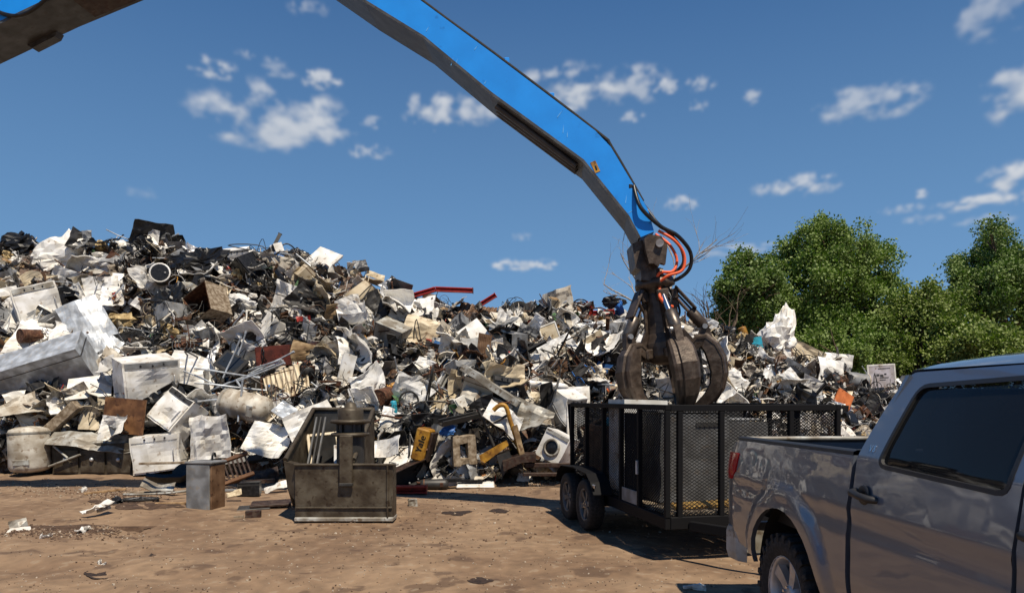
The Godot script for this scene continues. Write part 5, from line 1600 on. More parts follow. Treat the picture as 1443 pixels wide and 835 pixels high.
# ---------- pieces one can tell apart in the heap: kind, name, label, category, column, row, width, height (pixels), roll, yaw, pitch (degrees), material, pull towards the viewer, depth ratio, second material
func place_known() -> void:
	var L := [
		["foil", "foil_sheet", "long silver foil faced panel leaning on edge over the chest freezer", "panel", 131, 468, 56, 108, 32, 10, -14, "galvanized", 0.75, 0, ""],
		["case", "chest_freezer", "long blue grey chest freezer with dark belly thrown on its side", "freezer", 52, 525, 150, 62, 22, 20, 38, "galvanized", 0.7, 0.75, "dark"],
		["flat", "white_plate", "white steel panel lying face up below the silver foil panel", "panel", 126, 546, 58, 40, 8, 10, -42, "white", 0.75, 0, ""],
		["appliance", "dryer", "white clothes dryer tipped over with its grey side turned left", "dryer", 206, 532, 74, 56, 12, 48, 14, "white", 0.7, 0.8, "grey"],
		["flat", "brown_board", "square rust brown board standing upright in the heap", "board", 174, 586, 62, 50, -4, -8, -4, "brown", 0.85, 0, ""],
		["appliance", "refrigerator", "clean white refrigerator lying tilted above the white sheet", "refrigerator", 250, 583, 62, 54, -24, -22, -30, "white", 0.9, 0.55, "dark"],
		["panel", "white_sheet", "bent white sheet with a torn right half behind the filing cabinet", "sheet", 299, 616, 68, 62, 4, 8, -10, "white", 1.0, 0, ""],
		["appliance", "top_loader", "squat white washing machine with caved front sitting on the earth", "washer", 226, 637, 66, 52, 2, 12, 2, "white", 0.7, 0.9, "white"],
		["tank", "water_heater", "dirty white upright water heater at the end of the drawer row", "water heater", 41, 633, 52, 66, 2, 10, 0, "white_dirty", 0.9, 0, "grey_pale"],
		["panel", "white_basin", "small white dented basin resting on the drawer row", "basin", 163, 604, 42, 36, -6, 10, -20, "white", 1.0, 0, ""],
		["drum", "paint_drum", "black drum showing its white round end near the crest", "drum", 230, 390, 27, 44, 0, 14, 84, "black", 0.6, 0, "white"],
		["bag", "white_tarpaulin", "white tarpaulin bunched into a peak at the heap's top", "tarpaulin", 78, 366, 56, 72, -18, 10, -14, "white", 0.6, 0, ""],
		["panel", "lined_cover", "cream lined lid propped under the bunched tarpaulin", "lid", 58, 398, 48, 30, -4, 10, 52, "cream", 0.7, 0, ""],
		["appliance", "white_cooker", "white cooker split open above the blue grey freezer", "cooker", 52, 432, 56, 54, 20, 38, -6, "white", 0.6, 0.7, "grey_pale"],
		["bag", "white_sack", "bulging white sack over the foam lump near the crest", "sack", 140, 374, 62, 34, 4, 0, 0, "white", 0.5, 0.7, ""],
		["panel", "white_hood", "folded white hood hanging below the bulging sack", "hood", 140, 414, 50, 52, 4, 18, -8, "white", 0.55, 0, ""],
		["open_box", "tan_crate", "tan open box with rusty lining right of the black sacks", "box", 292, 432, 48, 46, 28, -28, -8, "wood_grey", 0.6, 0.8, "rusty"],
		["bag", "black_sack", "large shiny black sack on the far left crest", "sack", 30, 347, 42, 36, 0, 0, 0, "black", 0.5, 0.8, ""],
		["bag", "black_sack", "wide black sack behind the white round drum end", "sack", 285, 372, 66, 40, 6, 0, 0, "black", 0.4, 0.8, ""],
		["bag", "black_sack", "black sack sagging below the white round drum end", "sack", 242, 430, 40, 50, 0, 0, 0, "black", 0.4, 0.8, ""],
		["appliance", "white_freezer", "small white freezer on the crest left of the twisted beam", "freezer", 335, 362, 36, 24, 8, 20, 20, "white", 0.6, 0.8, "grey"],
		["flat", "white_door", "white cabinet door lying over the highest part of the crest", "door", 456, 364, 46, 34, -28, -10, -38, "white", 0.7, 0, ""],
		["disc", "lid_disc", "small round white lid facing out below the crest", "lid", 416, 440, 18, 18, 0, 8, 0, "white", 0.7, 0, "grey"],
		["panel", "cardboard_sheet", "creased tan cardboard hanging in the dark middle of the heap", "cardboard", 471, 441, 28, 34, 8, 20, 0, "tan", 0.7, 0, ""],
		["monitor", "crt_monitor", "pale computer monitor lying by the white plastic bag", "monitor", 364, 457, 22, 19, -6, -20, -10, "grey_pale", 0.8, 0.8, ""],
		["bag", "white_bag", "loose white plastic bag above the pale computer monitor", "bag", 352, 436, 62, 42, -10, 0, 0, "white", 0.55, 0.7, ""],
		["shade", "lampshade", "large cream cone shade stuck sideways near the crest", "shade", 508, 418, 40, 44, -38, 20, 10, "cream", 0.7, 0, "tan"],
		["panel", "tan_cushion", "tan torn cushion cover beside the maroon box", "cushion", 430, 496, 42, 26, -12, 0, -14, "tan", 0.8, 0, ""],
		["cloth", "cream_rag", "cream crumpled rag spread over a dark ledge", "rag", 475, 494, 56, 30, -8, 0, -28, "cream", 0.8, 0, ""],
		["case", "maroon_box", "maroon wooden box behind the bundle of grey pipes", "box", 386, 501, 46, 28, 5, 12, 6, "maroon", 0.7, 0.7, "maroon"],
		["roofing", "corrugated_panel", "cream corrugated panel leaning behind the wire shelf", "panel", 405, 540, 66, 48, 24, -10, -22, "cream", 0.7, 0, ""],
		["rack", "wire_shelf", "rusty wire shelf leaning on the cream corrugated panel", "shelf", 392, 544, 48, 40, 14, -10, -18, "rusty", 1.0, 0, ""],
		["open_box", "white_tub", "white moulded tub tipped forward beside the cream rag", "tub", 552, 478, 44, 46, -24, -24, 20, "grey_pale", 0.7, 0.7, "white"],
		["flat", "white_door_edge", "narrow white door standing on end in the dark middle", "door", 488, 523, 20, 50, -14, 40, 0, "white", 0.8, 0, ""],
		["chair", "chair_frame", "pale bent chair frame standing against the sky on the crest", "chair", 530, 396, 28, 34, -16, 30, -10, "cream", 0.5, 0.9, "cream"],
		["panel", "grey_flap", "grey sheet corner jutting into the sky beside the chair frame", "sheet", 510, 372, 24, 16, 24, 20, -30, "grey", 0.5, 0, ""],
		["roofing", "brown_roofing", "brown ribbed roofing sheet folded over the crest", "roofing", 670, 441, 56, 32, -14, -8, -38, "brown_paint", 0.7, 0, ""],
		["roofing", "brown_roofing", "brown ribbed roofing strip curling down from the crest", "roofing", 681, 497, 22, 54, -8, 30, 0, "brown_paint", 0.7, 0, ""],
		["flat", "white_square", "square white board turned on its corner below the roofing", "board", 669, 472, 36, 38, 38, 0, -18, "white", 0.9, 0, ""],
		["frame", "picture_frame", "white framed picture with a yellowed sheet standing askew", "picture frame", 776, 474, 26, 38, 20, -14, -6, "white", 0.8, 0, "cream"],
		["panel", "tan_mattress_cover", "long tan sheet hanging down over the yellow forklift cover", "sheet", 636, 550, 30, 56, 4, 14, -8, "cream", 0.9, 0, ""],
		["case", "cream_carton", "cream box split along one side beside the grey plank", "box", 675, 550, 44, 32, -20, -14, 10, "cream", 0.8, 0.6, "tan"],
		["plank", "grey_plank", "wide grey plank slanting down across the heap's middle", "plank", 692, 543, 96, 9, -34, -10, 0, "grey_pale", 1.0, 0, ""],
		["panel", "white_poster", "white printed sheet caught in dark wire left of the tan sheet", "sheet", 600, 518, 32, 24, -22, 0, -14, "white", 0.8, 0, ""],
		["panel", "white_casing", "torn white casing with vent folds right of the grey plank", "casing", 760, 516, 36, 36, 6, -12, -10, "white", 0.8, 0, ""],
		["tank", "white_tube", "slim white tube lying level across the heap", "tube", 755, 541, 10, 92, 85, 0, 0, "white", 1.0, 0, "white"],
		["panel", "white_bonnet", "wide white bent bonnet just above the trailer's tail", "bonnet", 797, 562, 68, 36, 2, -8, -20, "white", 0.9, 0, ""],
		["bag", "silver_bag", "shiny silver bag near the right of the crest", "bag", 828, 462, 40, 22, -4, 0, 0, "silver", 0.7, 0.8, ""],
		["tyre", "worn_tire", "worn black car tyre lying on the crest beside the roofing", "tyre", 731, 438, 30, 10, 12, 0, 62, "grey", 0.6, 0, ""],
		["cloth", "blue_tarpaulin", "bright blue tarpaulin scrap on the crest beside the grapple", "tarpaulin", 872, 438, 26, 16, 34, 0, -20, "blue_bright", 0.7, 0, ""],
		["bag", "black_sack", "black sack lying on the crest by the blue tarpaulin", "sack", 866, 425, 28, 16, 6, 0, 0, "black", 0.6, 0.8, ""],
		["tank", "blue_bottle", "small blue gas bottle left of the grapple cylinder", "gas bottle", 884, 460, 8, 18, 10, 0, 0, "blue_bright", 0.9, 0, "blue_bright"],
		["chair", "blue_bicycle_frame", "bent blue tube frame above the white bonnet", "frame", 822, 524, 24, 20, 40, 30, 0, "blue_bright", 0.9, 0.7, "dark"],
		["hose", "orange_cable", "coil of orange cable above the trailer's white refrigerator", "cable", 858, 546, 26, 20, 0, 0, 20, "orange_bright", 1.0, 0, ""],
		["front_loader", "front_loading_washer", "white front loading washer tilted beside the trailer's tail", "washer", 786, 630, 40, 42, -24, -30, -8, "white", 1.1, 0.8, ""],
		["bag", "blue_bag", "small lavender blue bag right of the yellow forklift cover", "bag", 631, 604, 24, 16, 0, 0, 0, "blue_bright", 1.0, 0.8, ""],
		["cycle_wheel", "bicycle_wheel", "upright bicycle wheel in the dark hollow left of the tan sheet", "wheel", 576, 565, 28, 28, 0, 20, 0, "silver", 0.9, 0, ""],
		["panel", "white_appliance_lid", "white lid panel lying flat left of the yellow forklift cover", "lid", 545, 634, 66, 26, -2, 0, -34, "white", 1.1, 0, ""],
		["panel", "white_washer_top", "white washer top wedged behind the mushroom post", "panel", 553, 592, 34, 34, -14, 14, -14, "white", 0.9, 0, ""],
		["tank", "cyan_bottle", "cyan plastic bottle in the dark hollow by the bicycle wheel", "bottle", 555, 574, 9, 20, 6, 0, 0, "cyan", 1.0, 0, "cyan"],
		["bag", "white_crumpled_sheet", "tall white crumpled sheet standing on the right end of the heap", "sheet", 1097, 484, 52, 78, -14, 14, -6, "white", 0.7, 0.8, ""],
		["panel", "cream_car_door", "cream car panel sloping right of the tall crumpled sheet", "car panel", 1132, 497, 56, 26, -32, 0, -20, "cream", 0.8, 0, ""],
		["panel", "white_trim", "white ribbed trim lying below the cream car panel", "trim", 1136, 540, 50, 24, -26, 10, -14, "white", 0.9, 0, ""],
		["flat", "orange_sheet", "flat orange panel standing at the right foot of the heap", "panel", 1188, 566, 28, 30, -28, 18, 0, "orange", 1.0, 0, ""],
		["hose", "orange_net", "bundle of orange net below the white framed sign", "net", 1234, 554, 30, 16, 0, 0, 0, "orange_bright", 1.0, 0, ""],
		["drum", "grey_roll", "grey rolled carcass lying dark side out right of the cream panel", "roll", 1200, 536, 24, 44, 82, 0, 0, "grey", 0.9, 0, "cream"],
		["panel", "yellow_strip", "yellow bent strip right of the grapple", "strip", 1030, 488, 44, 10, -30, 0, -10, "cream", 0.8, 0, ""],
		["bag", "white_pail", "white lump of casing right of the grapple", "casing", 1038, 538, 30, 28, 0, 0, 0, "white", 0.8, 0.8, ""],
		["flat", "blue_glass_panel", "pale blue glass panel leaning right of the yellow strip", "panel", 1066, 490, 20, 30, 10, 10, 0, "cyan", 0.7, 0, ""],
		["tank", "water_boiler", "stained white boiler lying on its side under the grey pipes", "boiler", 345, 572, 40, 78, 78, -14, 8, "white_dirty", 0.9, 0, "grey_pale"],
		["fan", "desk_fan", "round wire guarded fan above the white dryer", "fan", 258, 486, 30, 30, 0, 10, -10, "grey", 0.8, 0, "rusty"],
		["monitor", "flat_television", "dark television face down among the grey pipes", "television", 325, 512, 46, 30, -28, -10, -34, "dark", 0.8, 0.5, ""],
		["foam", "foam_lump", "cream foam lump clinging under the silver foil panel's right edge", "foam", 168, 452, 34, 26, 0, 0, 0, "foam", 0.6, 0.8, ""],
		["foam", "foam_lump", "yellow foam lump left of the blue grey freezer", "foam", 16, 485, 24, 26, 0, 0, 0, "foam", 0.7, 0.8, ""],
		["foam", "foam_lump", "pale foam lump in the dark gap right of the white hood", "foam", 236, 462, 32, 26, 0, 0, 0, "foam", 0.6, 0.8, ""],
		["disc", "car_wheel_rim", "silver spoked car wheel rim below the tyre on the crest", "wheel rim", 727, 480, 22, 22, 0, 20, 0, "silver", 0.8, 0, "dark"],
		["panel", "foil_insulation", "wrinkled pale blue foil behind the skip's left rim", "foil", 408, 586, 44, 28, -30, 0, -20, "galvanized", 1.2, 0, ""],
		["tank", "grey_pail", "yellow pail on the crest of the right end", "pail", 1047, 467, 12, 14, 20, 0, 0, "yellow", 0.6, 0, "brown"],
		["panel", "torn_hood", "large torn white hood at the heap's foot left of the skip", "hood", 378, 622, 60, 44, -20, 10, -24, "white", 1.1, 0, ""],
		["panel", "buckled_side", "large buckled white refrigerator side under the cream panel", "panel", 440, 600, 66, 52, 24, 14, -16, "white", 1.0, 0, ""],
		["panel", "wide_white_skin", "wide white dryer skin folded over below the red channel", "dryer skin", 272, 520, 64, 44, -16, 20, -20, "white", 0.9, 0, ""],
		["cloth", "cream_blanket", "cream blanket crumpled below the tan crate", "blanket", 205, 455, 54, 36, -10, 10, -20, "cream", 0.7, 0, ""],
		["panel", "bowed_white_sheet", "bowed white sheet right of the narrow standing door", "sheet", 520, 545, 46, 52, 16, -10, -10, "white", 0.9, 0, ""],
		["panel", "grey_skin", "broad grey appliance skin above the front loading washer", "appliance skin", 745, 590, 62, 44, -24, -12, -18, "grey_pale", 0.9, 0, ""],
		["panel", "white_awning", "long white awning strip below the grey plank", "awning", 712, 590, 60, 30, -30, 8, -20, "white", 0.9, 0, ""],
		["panel", "left_white_sheet", "tall white sheet bent double below the blue grey freezer", "sheet", 30, 580, 50, 44, 30, 10, -20, "white_dirty", 0.8, 0, ""],
		["cloth", "left_plastic_sheet", "loose white plastic sheet right of the yellow foam lump", "plastic sheet", 96, 468, 44, 40, 10, 10, -20, "white", 0.6, 0, ""],
		["panel", "cream_hood", "cream vehicle hood lying right of the round white lid", "vehicle hood", 598, 468, 60, 42, -18, 10, -26, "cream", 0.8, 0, ""],
		["flat", "white_board", "white board standing left of the trailer's tail beyond the gate", "board", 806, 600, 14, 60, 0, 10, 0, "white", 1.3, 0, ""]]
	var sd := 100
	for q in L:
		sd += 1
		var p := spot(q[4], q[5], q[12])
		var z := -p.z
		var w: float = q[6] / FL * z
		var h: float = q[7] / FL * z
		var dr: float = q[13]
		var d := minf(w, h) * (dr if dr > 0.0 else 0.5)
		if q[0] == "hose": d = 0.022
		if q[0] == "plank": d = 0.35
		var m2: Material = M[q[14]] if q[14] != "" else null
		p.y = maxf(p.y, 0.02)
		var n := thing(q[1], q[2], q[3], p, Basis.from_euler(Vector3(deg_to_rad(q[10]), deg_to_rad(q[9]), deg_to_rad(q[8]))))
		build(n, q[0], w, h, d, M[q[11]], sd, m2)
		var ph := look(q[2])
		if marks.has(ph): marks[ph] = null
		else: marks[ph] = p
		var ext := 0.42
		kept.append(Rect2(q[4] - q[6] * ext, q[5] - q[7] * ext, q[6] * 2 * ext, q[7] * 2 * ext))

	# the bent red beam on the crest
	var n := thing("red_beam", "bright red steel beam with a bend lying along the crest", "beam", spot(606, 414, 0.6))
	var z0 := -n.position.z
	var s := mk()
	for e in [[Vector3(-57, -13, 0), Vector3(8, 6, 0)], [Vector3(8, 6, 0), Vector3(60, 4, 0)]]:
		var a: Vector3 = e[0] / FL * z0
		var b: Vector3 = e[1] / FL * z0
		var up := (b - a).normalized().cross(Vector3.BACK).normalized() * -0.065
		extrude(s, [a - up, b - up, b - up * 0.6, a - up * 0.6], Vector3(0, 0, 0.2))
		extrude(s, [a + up, b + up, b + up * 0.6, a + up * 0.6], Vector3(0, 0, 0.2))
		extrude(s, [a - up * 0.6, b - up * 0.6, b + up * 0.6, a + up * 0.6], Vector3(0, 0, 0.05))
	part(n, "channel", done(s), M.red)
	part(n, "end_plate", bx(Vector3(0.02, 0.16, 0.22), 0.004, Vector3(60, 4, 0) / FL * z0 + Vector3(0.015, 0, 0.1)), M.maroon)
	for q in [["stub of red channel poking up right of the brown roofing", 688, 422, 24, 6, 32], ["short red channel lying on the crest by the blue tarpaulin", 850, 440, 30, 6, 4]]:
		n = thing("red_channel", q[0], "channel", spot(q[1], q[2], 0.5), Basis(Vector3.BACK, deg_to_rad(q[5])))
		build(n, "beam", q[3] * -n.position.z / FL, q[4] * -n.position.z / FL, 0.15, M.red, 3)
	n = thing("red_channel", "long dark red channel slanting above the white dryer", "channel", spot(205, 492, 0.9), Basis(Vector3.BACK, deg_to_rad(22)))
	build(n, "beam", 1.5, 0.12, 0.1, M.maroon, 4)
	# grey pipes fanned out in the middle left
	var g := RandomNumberGenerator.new()
	g.seed = 66
	for q in [[318, 525, 90, -8], [352, 520, 100, 14], [345, 530, 110, 22], [300, 540, 84, -24], [365, 525, 80, 18], [326, 505, 60, 66], [335, 500, 64, 72], [330, 545, 104, -6], [380, 512, 70, 26], [318, 562, 96, 4], [345, 556, 50, -60], [338, 566, 56, 84]]:
		n = thing("steel_pipe", "long grey pipe in the fan of pipes above the stained boiler", "pipe", spot(q[0], q[1], 1.0 + g.randf() * 0.3), Basis.from_euler(Vector3(0, g.randf_range(-0.4, 0.4), deg_to_rad(q[3]))), "grey pipes fanned out above the boiler")
		build(n, "pipe", q[2] * -n.position.z / FL, 0.02, 0.022, M.galvanized, 5)
	# the row of three steel drawers at the foot
	n = thing("drawer_row", "olive steel row of three drawers lying under a crumpled lid at the heap's foot", "cabinet", pt(130, 662, 16.0) * Vector3(1, 0, 1), Basis(Vector3.UP, -0.06))
	part(n, "carcass", dented_box(Vector3(1.95, 0.7, 0.6), 7, dents(Vector3(1.95, 0.7, 0.6), 4, 4, 0.05, 0.02), Vector3(0, 0.37, -0.3)), M.skip)
	for k in 3:
		var dr := part(n, "drawer", bx(Vector3(0.56, 0.52, 0.03), 0.015, Vector3(-0.6 + k * 0.62, 0.32, 0.03)), M.skip)
		part(dr, "knob", lt([Vector2(0.03, 0), Vector2(0.05, 0.03), Vector2(0.035, 0.06), Vector2(0.01, 0.065)], 12, Transform3D(Basis(Vector3.RIGHT, PI / 2), Vector3(-0.6 + k * 0.62, 0.36, 0.04))), M.silver)
	part(n, "crumpled_lid", sheet(2.0, 0.5, 16, 6, 11, 1, 0.10, 0.012, 0.2), M.grey_pale, Transform3D(Basis(Vector3.RIGHT, -0.9), Vector3(0, 0.74, -0.05)))
	part(n, "loose_rail", tb([Vector3(-0.95, 0.2, 0.12), Vector3(-0.2, 0.48, 0.12)], 0.025, 6), M.grey_pale)
	part(n, "loose_rail", tb([Vector3(-0.85, 0.66, 0.1), Vector3(-0.5, 0.4, 0.12)], 0.025, 6), M.grey_pale)
	kept.append(Rect2(70, 605, 118, 60))
	n = thing("tan_beam", "tan boxed timber leaning from the drawer row up to the freezer", "timber", pt(82, 594, 16.3), Basis.from_euler(Vector3(0, 0, deg_to_rad(42))))
	part(n, "timber", bx(Vector3(1.2, 0.24, 0.2), 0.02), M.wood_grey)
	# yellow forklift cover with its lettering
	n = thing("forklift_cover", "yellow forklift cover lettered Yale standing among dark plates", "forklift cover", pt(591, 647, 14.0), Basis.from_euler(Vector3(0, -0.25, deg_to_rad(-14))))
	var zz := 14.0 / FL
	part(n, "cover", bx(Vector3(20 * zz, 46 * zz, 0.35), 0.03, Vector3(0, 22 * zz, 0)), M.yellow)
	part(n, "side_strip", bx(Vector3(4 * zz, 42 * zz, 0.3), 0.01, Vector3(12.5 * zz, 21 * zz, -0.03)), M.dark_brown)
	var tm := TextMesh.new()
	tm.text = "Yale"
	var sf := SystemFont.new()
	sf.font_names = PackedStringArray(["Droid Sans"])
	sf.font_weight = 700
	tm.font = sf
	tm.font_size = 32
	tm.pixel_size = 0.0052
	tm.depth = 0.006
	part(n, "lettering", tm, M.black, Transform3D(Basis(Vector3.BACK, PI / 2 - 0.12), Vector3(0.02, 24 * zz, 0.179)))
	kept.append(Rect2(580, 600, 26, 48))
	# forklift guard: bent yellow bar, dark frame, plates
	n = thing("forklift_mast", "wrecked forklift frame with a bent yellow bar and dark base plates", "forklift wreck", pt(728, 660, 14.1) * Vector3(1, 0, 1))
	var fp := func(px: float, py: float, dz := 0.0) -> Vector3: return pt(px, py, 13.9 + dz) - n.position
	part(n, "guard_bar", tb(curve_pts([fp.call(695, 578), fp.call(704, 571), fp.call(713, 573), fp.call(719, 592), fp.call(727, 616), fp.call(735, 643)], 5), 0.045, 8), M.yellow)
	part(n, "mast_rail", ex([fp.call(722, 600, -0.05), fp.call(729, 598, -0.05), fp.call(740, 641, -0.05), fp.call(733, 643, -0.05)], Vector3(0, 0, -0.08)), M.tan)
	part(n, "yellow_arm", ex([fp.call(675, 642, 0.1), fp.call(714, 620, 0.1), fp.call(717, 627, 0.1), fp.call(679, 655, 0.1)], Vector3(0, 0, -0.12)), M.yellow)
	part(n, "base_plate", ex([fp.call(708, 650, -0.3), fp.call(740, 640, -0.3), fp.call(756, 640, -0.3), fp.call(755, 650, -0.3), fp.call(735, 652, -0.3), fp.call(710, 664, -0.3)], Vector3(0, 0, -0.6)), M.dark_brown)
	part(n, "counterweight", ex([fp.call(700, 642, 0), fp.call(718, 636, 0), fp.call(722, 652, 0), fp.call(708, 672, 0)], Vector3(0, 0, -0.7)), M.dark)
	part(n, "cross_frame", tb([fp.call(674, 578, 0.1), fp.call(686, 600, 0.1), fp.call(715, 585, 0.1)], 0.03, 6), M.dark)
	part(n, "cross_frame", tb([fp.call(674, 575, 0.2), fp.call(696, 628, 0.2)], 0.03, 6), M.dark)
	part(n, "lower_rail", bx(Vector3(0.9, 0.09, 0.1), 0.01, fp.call(772, 655, -0.1)), M.dark_brown)
	part(n, "lower_rail", bx(Vector3(0.9, 0.07, 0.1), 0.01, fp.call(770, 668, -0.2)), M.dark_brown)
	n = thing("tan_engine_block", "tan boxy casting with a square opening right of the blue bag", "casting", pt(655, 655, 14.1), Basis.from_euler(Vector3(0, 0.3, 0.05)))
	for q in [[Vector3(-0.2, 0.35, 0), Vector3(0.16, 0.7, 0.3)], [Vector3(0.16, 0.35, 0), Vector3(0.18, 0.66, 0.3)], [Vector3(-0.02, 0.6, 0), Vector3(0.22, 0.16, 0.28)], [Vector3(-0.02, 0.1, 0), Vector3(0.22, 0.14, 0.28)]]:
		part(n, "web", dented_box(q[1] * 0.85, 4, dents(q[1], 7, 3, 0.04, 0.03), q[0] * 0.85), M.wood_grey)
	kept.append(Rect2(645, 610, 110, 55))
	# white framed sign at the right end
	n = thing("framed_sign", "white framed sign with a lilac grey face above the orange net", "sign", spot(1243, 531, 0.9), Basis.from_euler(Vector3(-0.06, -0.12, deg_to_rad(3))))
	var zs := -n.position.z / FL
	build(n, "frame", 38 * zs, 36 * zs, 0.04, M.white, 1, mat("lilac", Color(0.46, 0.43, 0.47), 0.5, 0.0, T.grime, 0.8))
	for q in [[-5, 3, 4, 3], [0, 2, 4, 3], [5, 4, 3, 2], [3, -1, 12, 1], [1, -4, 8, 1], [4, 12, 16, 1]]:
		part(n, "print", bx(Vector3(q[2] * zs, q[3] * zs, 0.006), 0.0, Vector3(q[0] * zs, q[1] * zs, 0.013)), M.dark)
	part(n, "post", tb([Vector3(0.1, -18 * zs, -0.05), Vector3(0.1, -18 * zs - 0.8, -0.3)], 0.03, 6), M.grey)

# ---------- things lying on the open ground
func make_yard_pieces() -> void:
	# filing cabinet: grey side, brown front
	var c := gp(293, 716)
	var n := thing("filing_cabinet", "narrow steel cabinet with grey side and brown front standing on the earth", "cabinet", c, Basis(Vector3.UP, 1.38))
	part(n, "body", bx(Vector3(0.36, 0.72, 0.40), 0.012, Vector3(0, 0.36, -0.05)), M.grey_pale)
	part(n, "front", bx(Vector3(0.362, 0.69, 0.03), 0.006, Vector3(0, 0.355, 0.165)), M.brown_paint)
	part(n, "side_panel", bx(Vector3(0.02, 0.70, 0.40), 0.005, Vector3(-0.188, 0.355, -0.05)), M.grey)
	part(n, "top", bx(Vector3(0.42, 0.035, 0.47), 0.01, Vector3(0, 0.735, -0.04)), M.grey)
	part(n, "hook", tb(curve_pts([Vector3(0.1, 0.74, 0), Vector3(0.12, 0.84, 0), Vector3(0.17, 0.86, 0), Vector3(0.19, 0.8, 0)], 3), 0.018, 6), M.black)
	# brown slatted rack behind it
	n = thing("slatted_rack", "brown wooden rack with a row of dark slats lying behind the steel cabinet", "rack", gp(335, 690), Basis.from_euler(Vector3(-0.3, 0.2, 0.36)))
	for y in [0.2, 0.62]: part(n, "rail", bx(Vector3(0.75, 0.07, 0.1), 0.012, Vector3(0, y, 0)), M.brown)
	for k in 9: part(n, "slat", bx(Vector3(0.035, 0.36, 0.05), 0.006, Vector3(-0.32 + k * 0.08, 0.41, 0)), M.dark_brown)
	# boards and bars left of and behind the cabinet
	for q in [["weathered plank lying level left of the steel cabinet", 224, 693, 0.95, 0.02, 0.1, "wood_grey"], ["pale narrow batten lying at the steel cabinet's base", 246, 709, 0.52, 0.03, 0.07, "wood"], ["thin cream stick lying askew beside the bicycle wheel", 148, 692, 0.6, 0.9, 0.05, "wood"], ["long grey bar lying on the earth right of the steel cabinet", 345, 690, 0.75, 0.0, 0.05, "grey"], ["two toned batten propped on the cabinet's left", 240, 652, 0.9, 0.05, 0.06, "wood_grey"]]:
		n = thing("board", q[0], "board", gp(q[1], q[2], 0.035 if q[2] > 660 else 0.6), Basis.from_euler(Vector3(0, q[4], 0.02)))
		part(n, "board", bx(Vector3(q[3] * 1.2, 0.04, q[5]), 0.006), M[q[6]])
	n = thing("fallen_cycle_wheel", "bicycle wheel lying flat on the earth left of the steel cabinet", "wheel", gp(198, 703, 0.05), Basis(Vector3.RIGHT, PI / 2 - 0.06))
	build(n, "cycle_wheel", 0.55, 0.55, 0.04, M.dark, 1)
	n = thing("dark_plates", "stack of dark brown steel plates on the earth left of the skip", "plate", gp(382, 709, 0.05), Basis.from_euler(Vector3(0.05, 0.25, 0.03)))
	part(n, "plate", bx(Vector3(0.62, 0.04, 0.4), 0.008), M.dark_brown)
	part(n, "plate", bx(Vector3(0.5, 0.035, 0.34), 0.008, Vector3(-0.25, -0.04, 0.08)), M.dark)
	n = thing("broken_brick", "dark broken brick on the earth before the cabinet", "brick", gp(357, 724, 0.04), Basis(Vector3.UP, 0.3))
	part(n, "brick", dented_box(Vector3(0.22, 0.09, 0.11), 4, dents(Vector3(0.22, 0.09, 0.11), 3, 3, 0.02, 0.012)), M.dark_brown)
	part(n, "shard", dented_box(Vector3(0.14, 0.03, 0.06), 3, dents(Vector3(0.14, 0.03, 0.06), 5, 2, 0.01, 0.01), Vector3(-0.2, -0.03, 0.02)), M.wood_grey)
	n = thing("concrete_block", "small pale concrete lump on the boom's shadow right of the skip", "block", gp(581, 709, 0.05), Basis(Vector3.UP, 0.2))
	part(n, "block", dented_box(Vector3(0.14, 0.13, 0.13), 4, dents(Vector3(0.14, 0.13, 0.13), 8, 4, 0.03, 0.02)), M.grey_pale)
	n = thing("fallen_radiator", "white ribbed radiator panel lying on the earth at the heap's foot", "radiator", gp(670, 682, 0.05), Basis.from_euler(Vector3(0.10, 0.04, 0.0)))
	part(n, "panel", bx(Vector3(0.74, 0.05, 0.55), 0.02), M.white)
	for k in 3: part(n, "rib", bx(Vector3(0.7, 0.02, 0.025), 0.006, Vector3(0, 0.03, 0.12 + k * 0.05)), M.white)
	n = thing("red_step", "red painted steel channel lying on the earth right of the skip", "channel", gp(577, 689, 0.07), Basis(Vector3.UP, 0.05))
	build(n, "beam", 0.62, 0.13, 0.22, M.red, 3)
	n = thing("dark_hopper", "dark riveted plate box lying below the yellow forklift cover", "box", gp(578, 668, 0.25), Basis.from_euler(Vector3(0.1, 0.3, 0.4)))
	build(n, "open_box", 0.75, 0.4, 0.4, M.dark_brown, 9)
	for k in 4: part(n, "rivet", lt([Vector2(0.02, 0), Vector2(0.015, 0.02), Vector2(0.004, 0.025)], 8, Transform3D(Basis(Vector3.RIGHT, PI / 2), Vector3(-0.27 + k * 0.18, -0.1, 0.21))), M.grey)
	n = thing("flattened_muffler", "flattened black muffler on the earth below the forklift cover", "muffler", gp(612, 682, 0.08), Basis.from_euler(Vector3(0, 0.1, PI / 2)))
	build(n, "tank", 0.2, 0.55, 0.2, M.dark, 2, M.rusty)
	# white plastic shards on the left
	var sh := [["curved white duct shard at the edge of the dark soil", 14, 741, 0.42, 0.3], ["bent white gutter shard with a dark mouth", 138, 719, 0.42, 0.22], ["small white shell shard on the gravel", 119, 746, 0.22, 0.14], ["flat white splinter on the gravel", 68, 754, 0.22, 0.06], ["tiny white chip lying alone on the bare earth", 141, 791, 0.1, 0.04], ["white paper scrap in the trailer's shadow", 980, 831, 0.2, 0.12], ["cream shard lying under the heap left of the boom shadow", 115, 690, 0.18, 0.08]]
	var i := 0
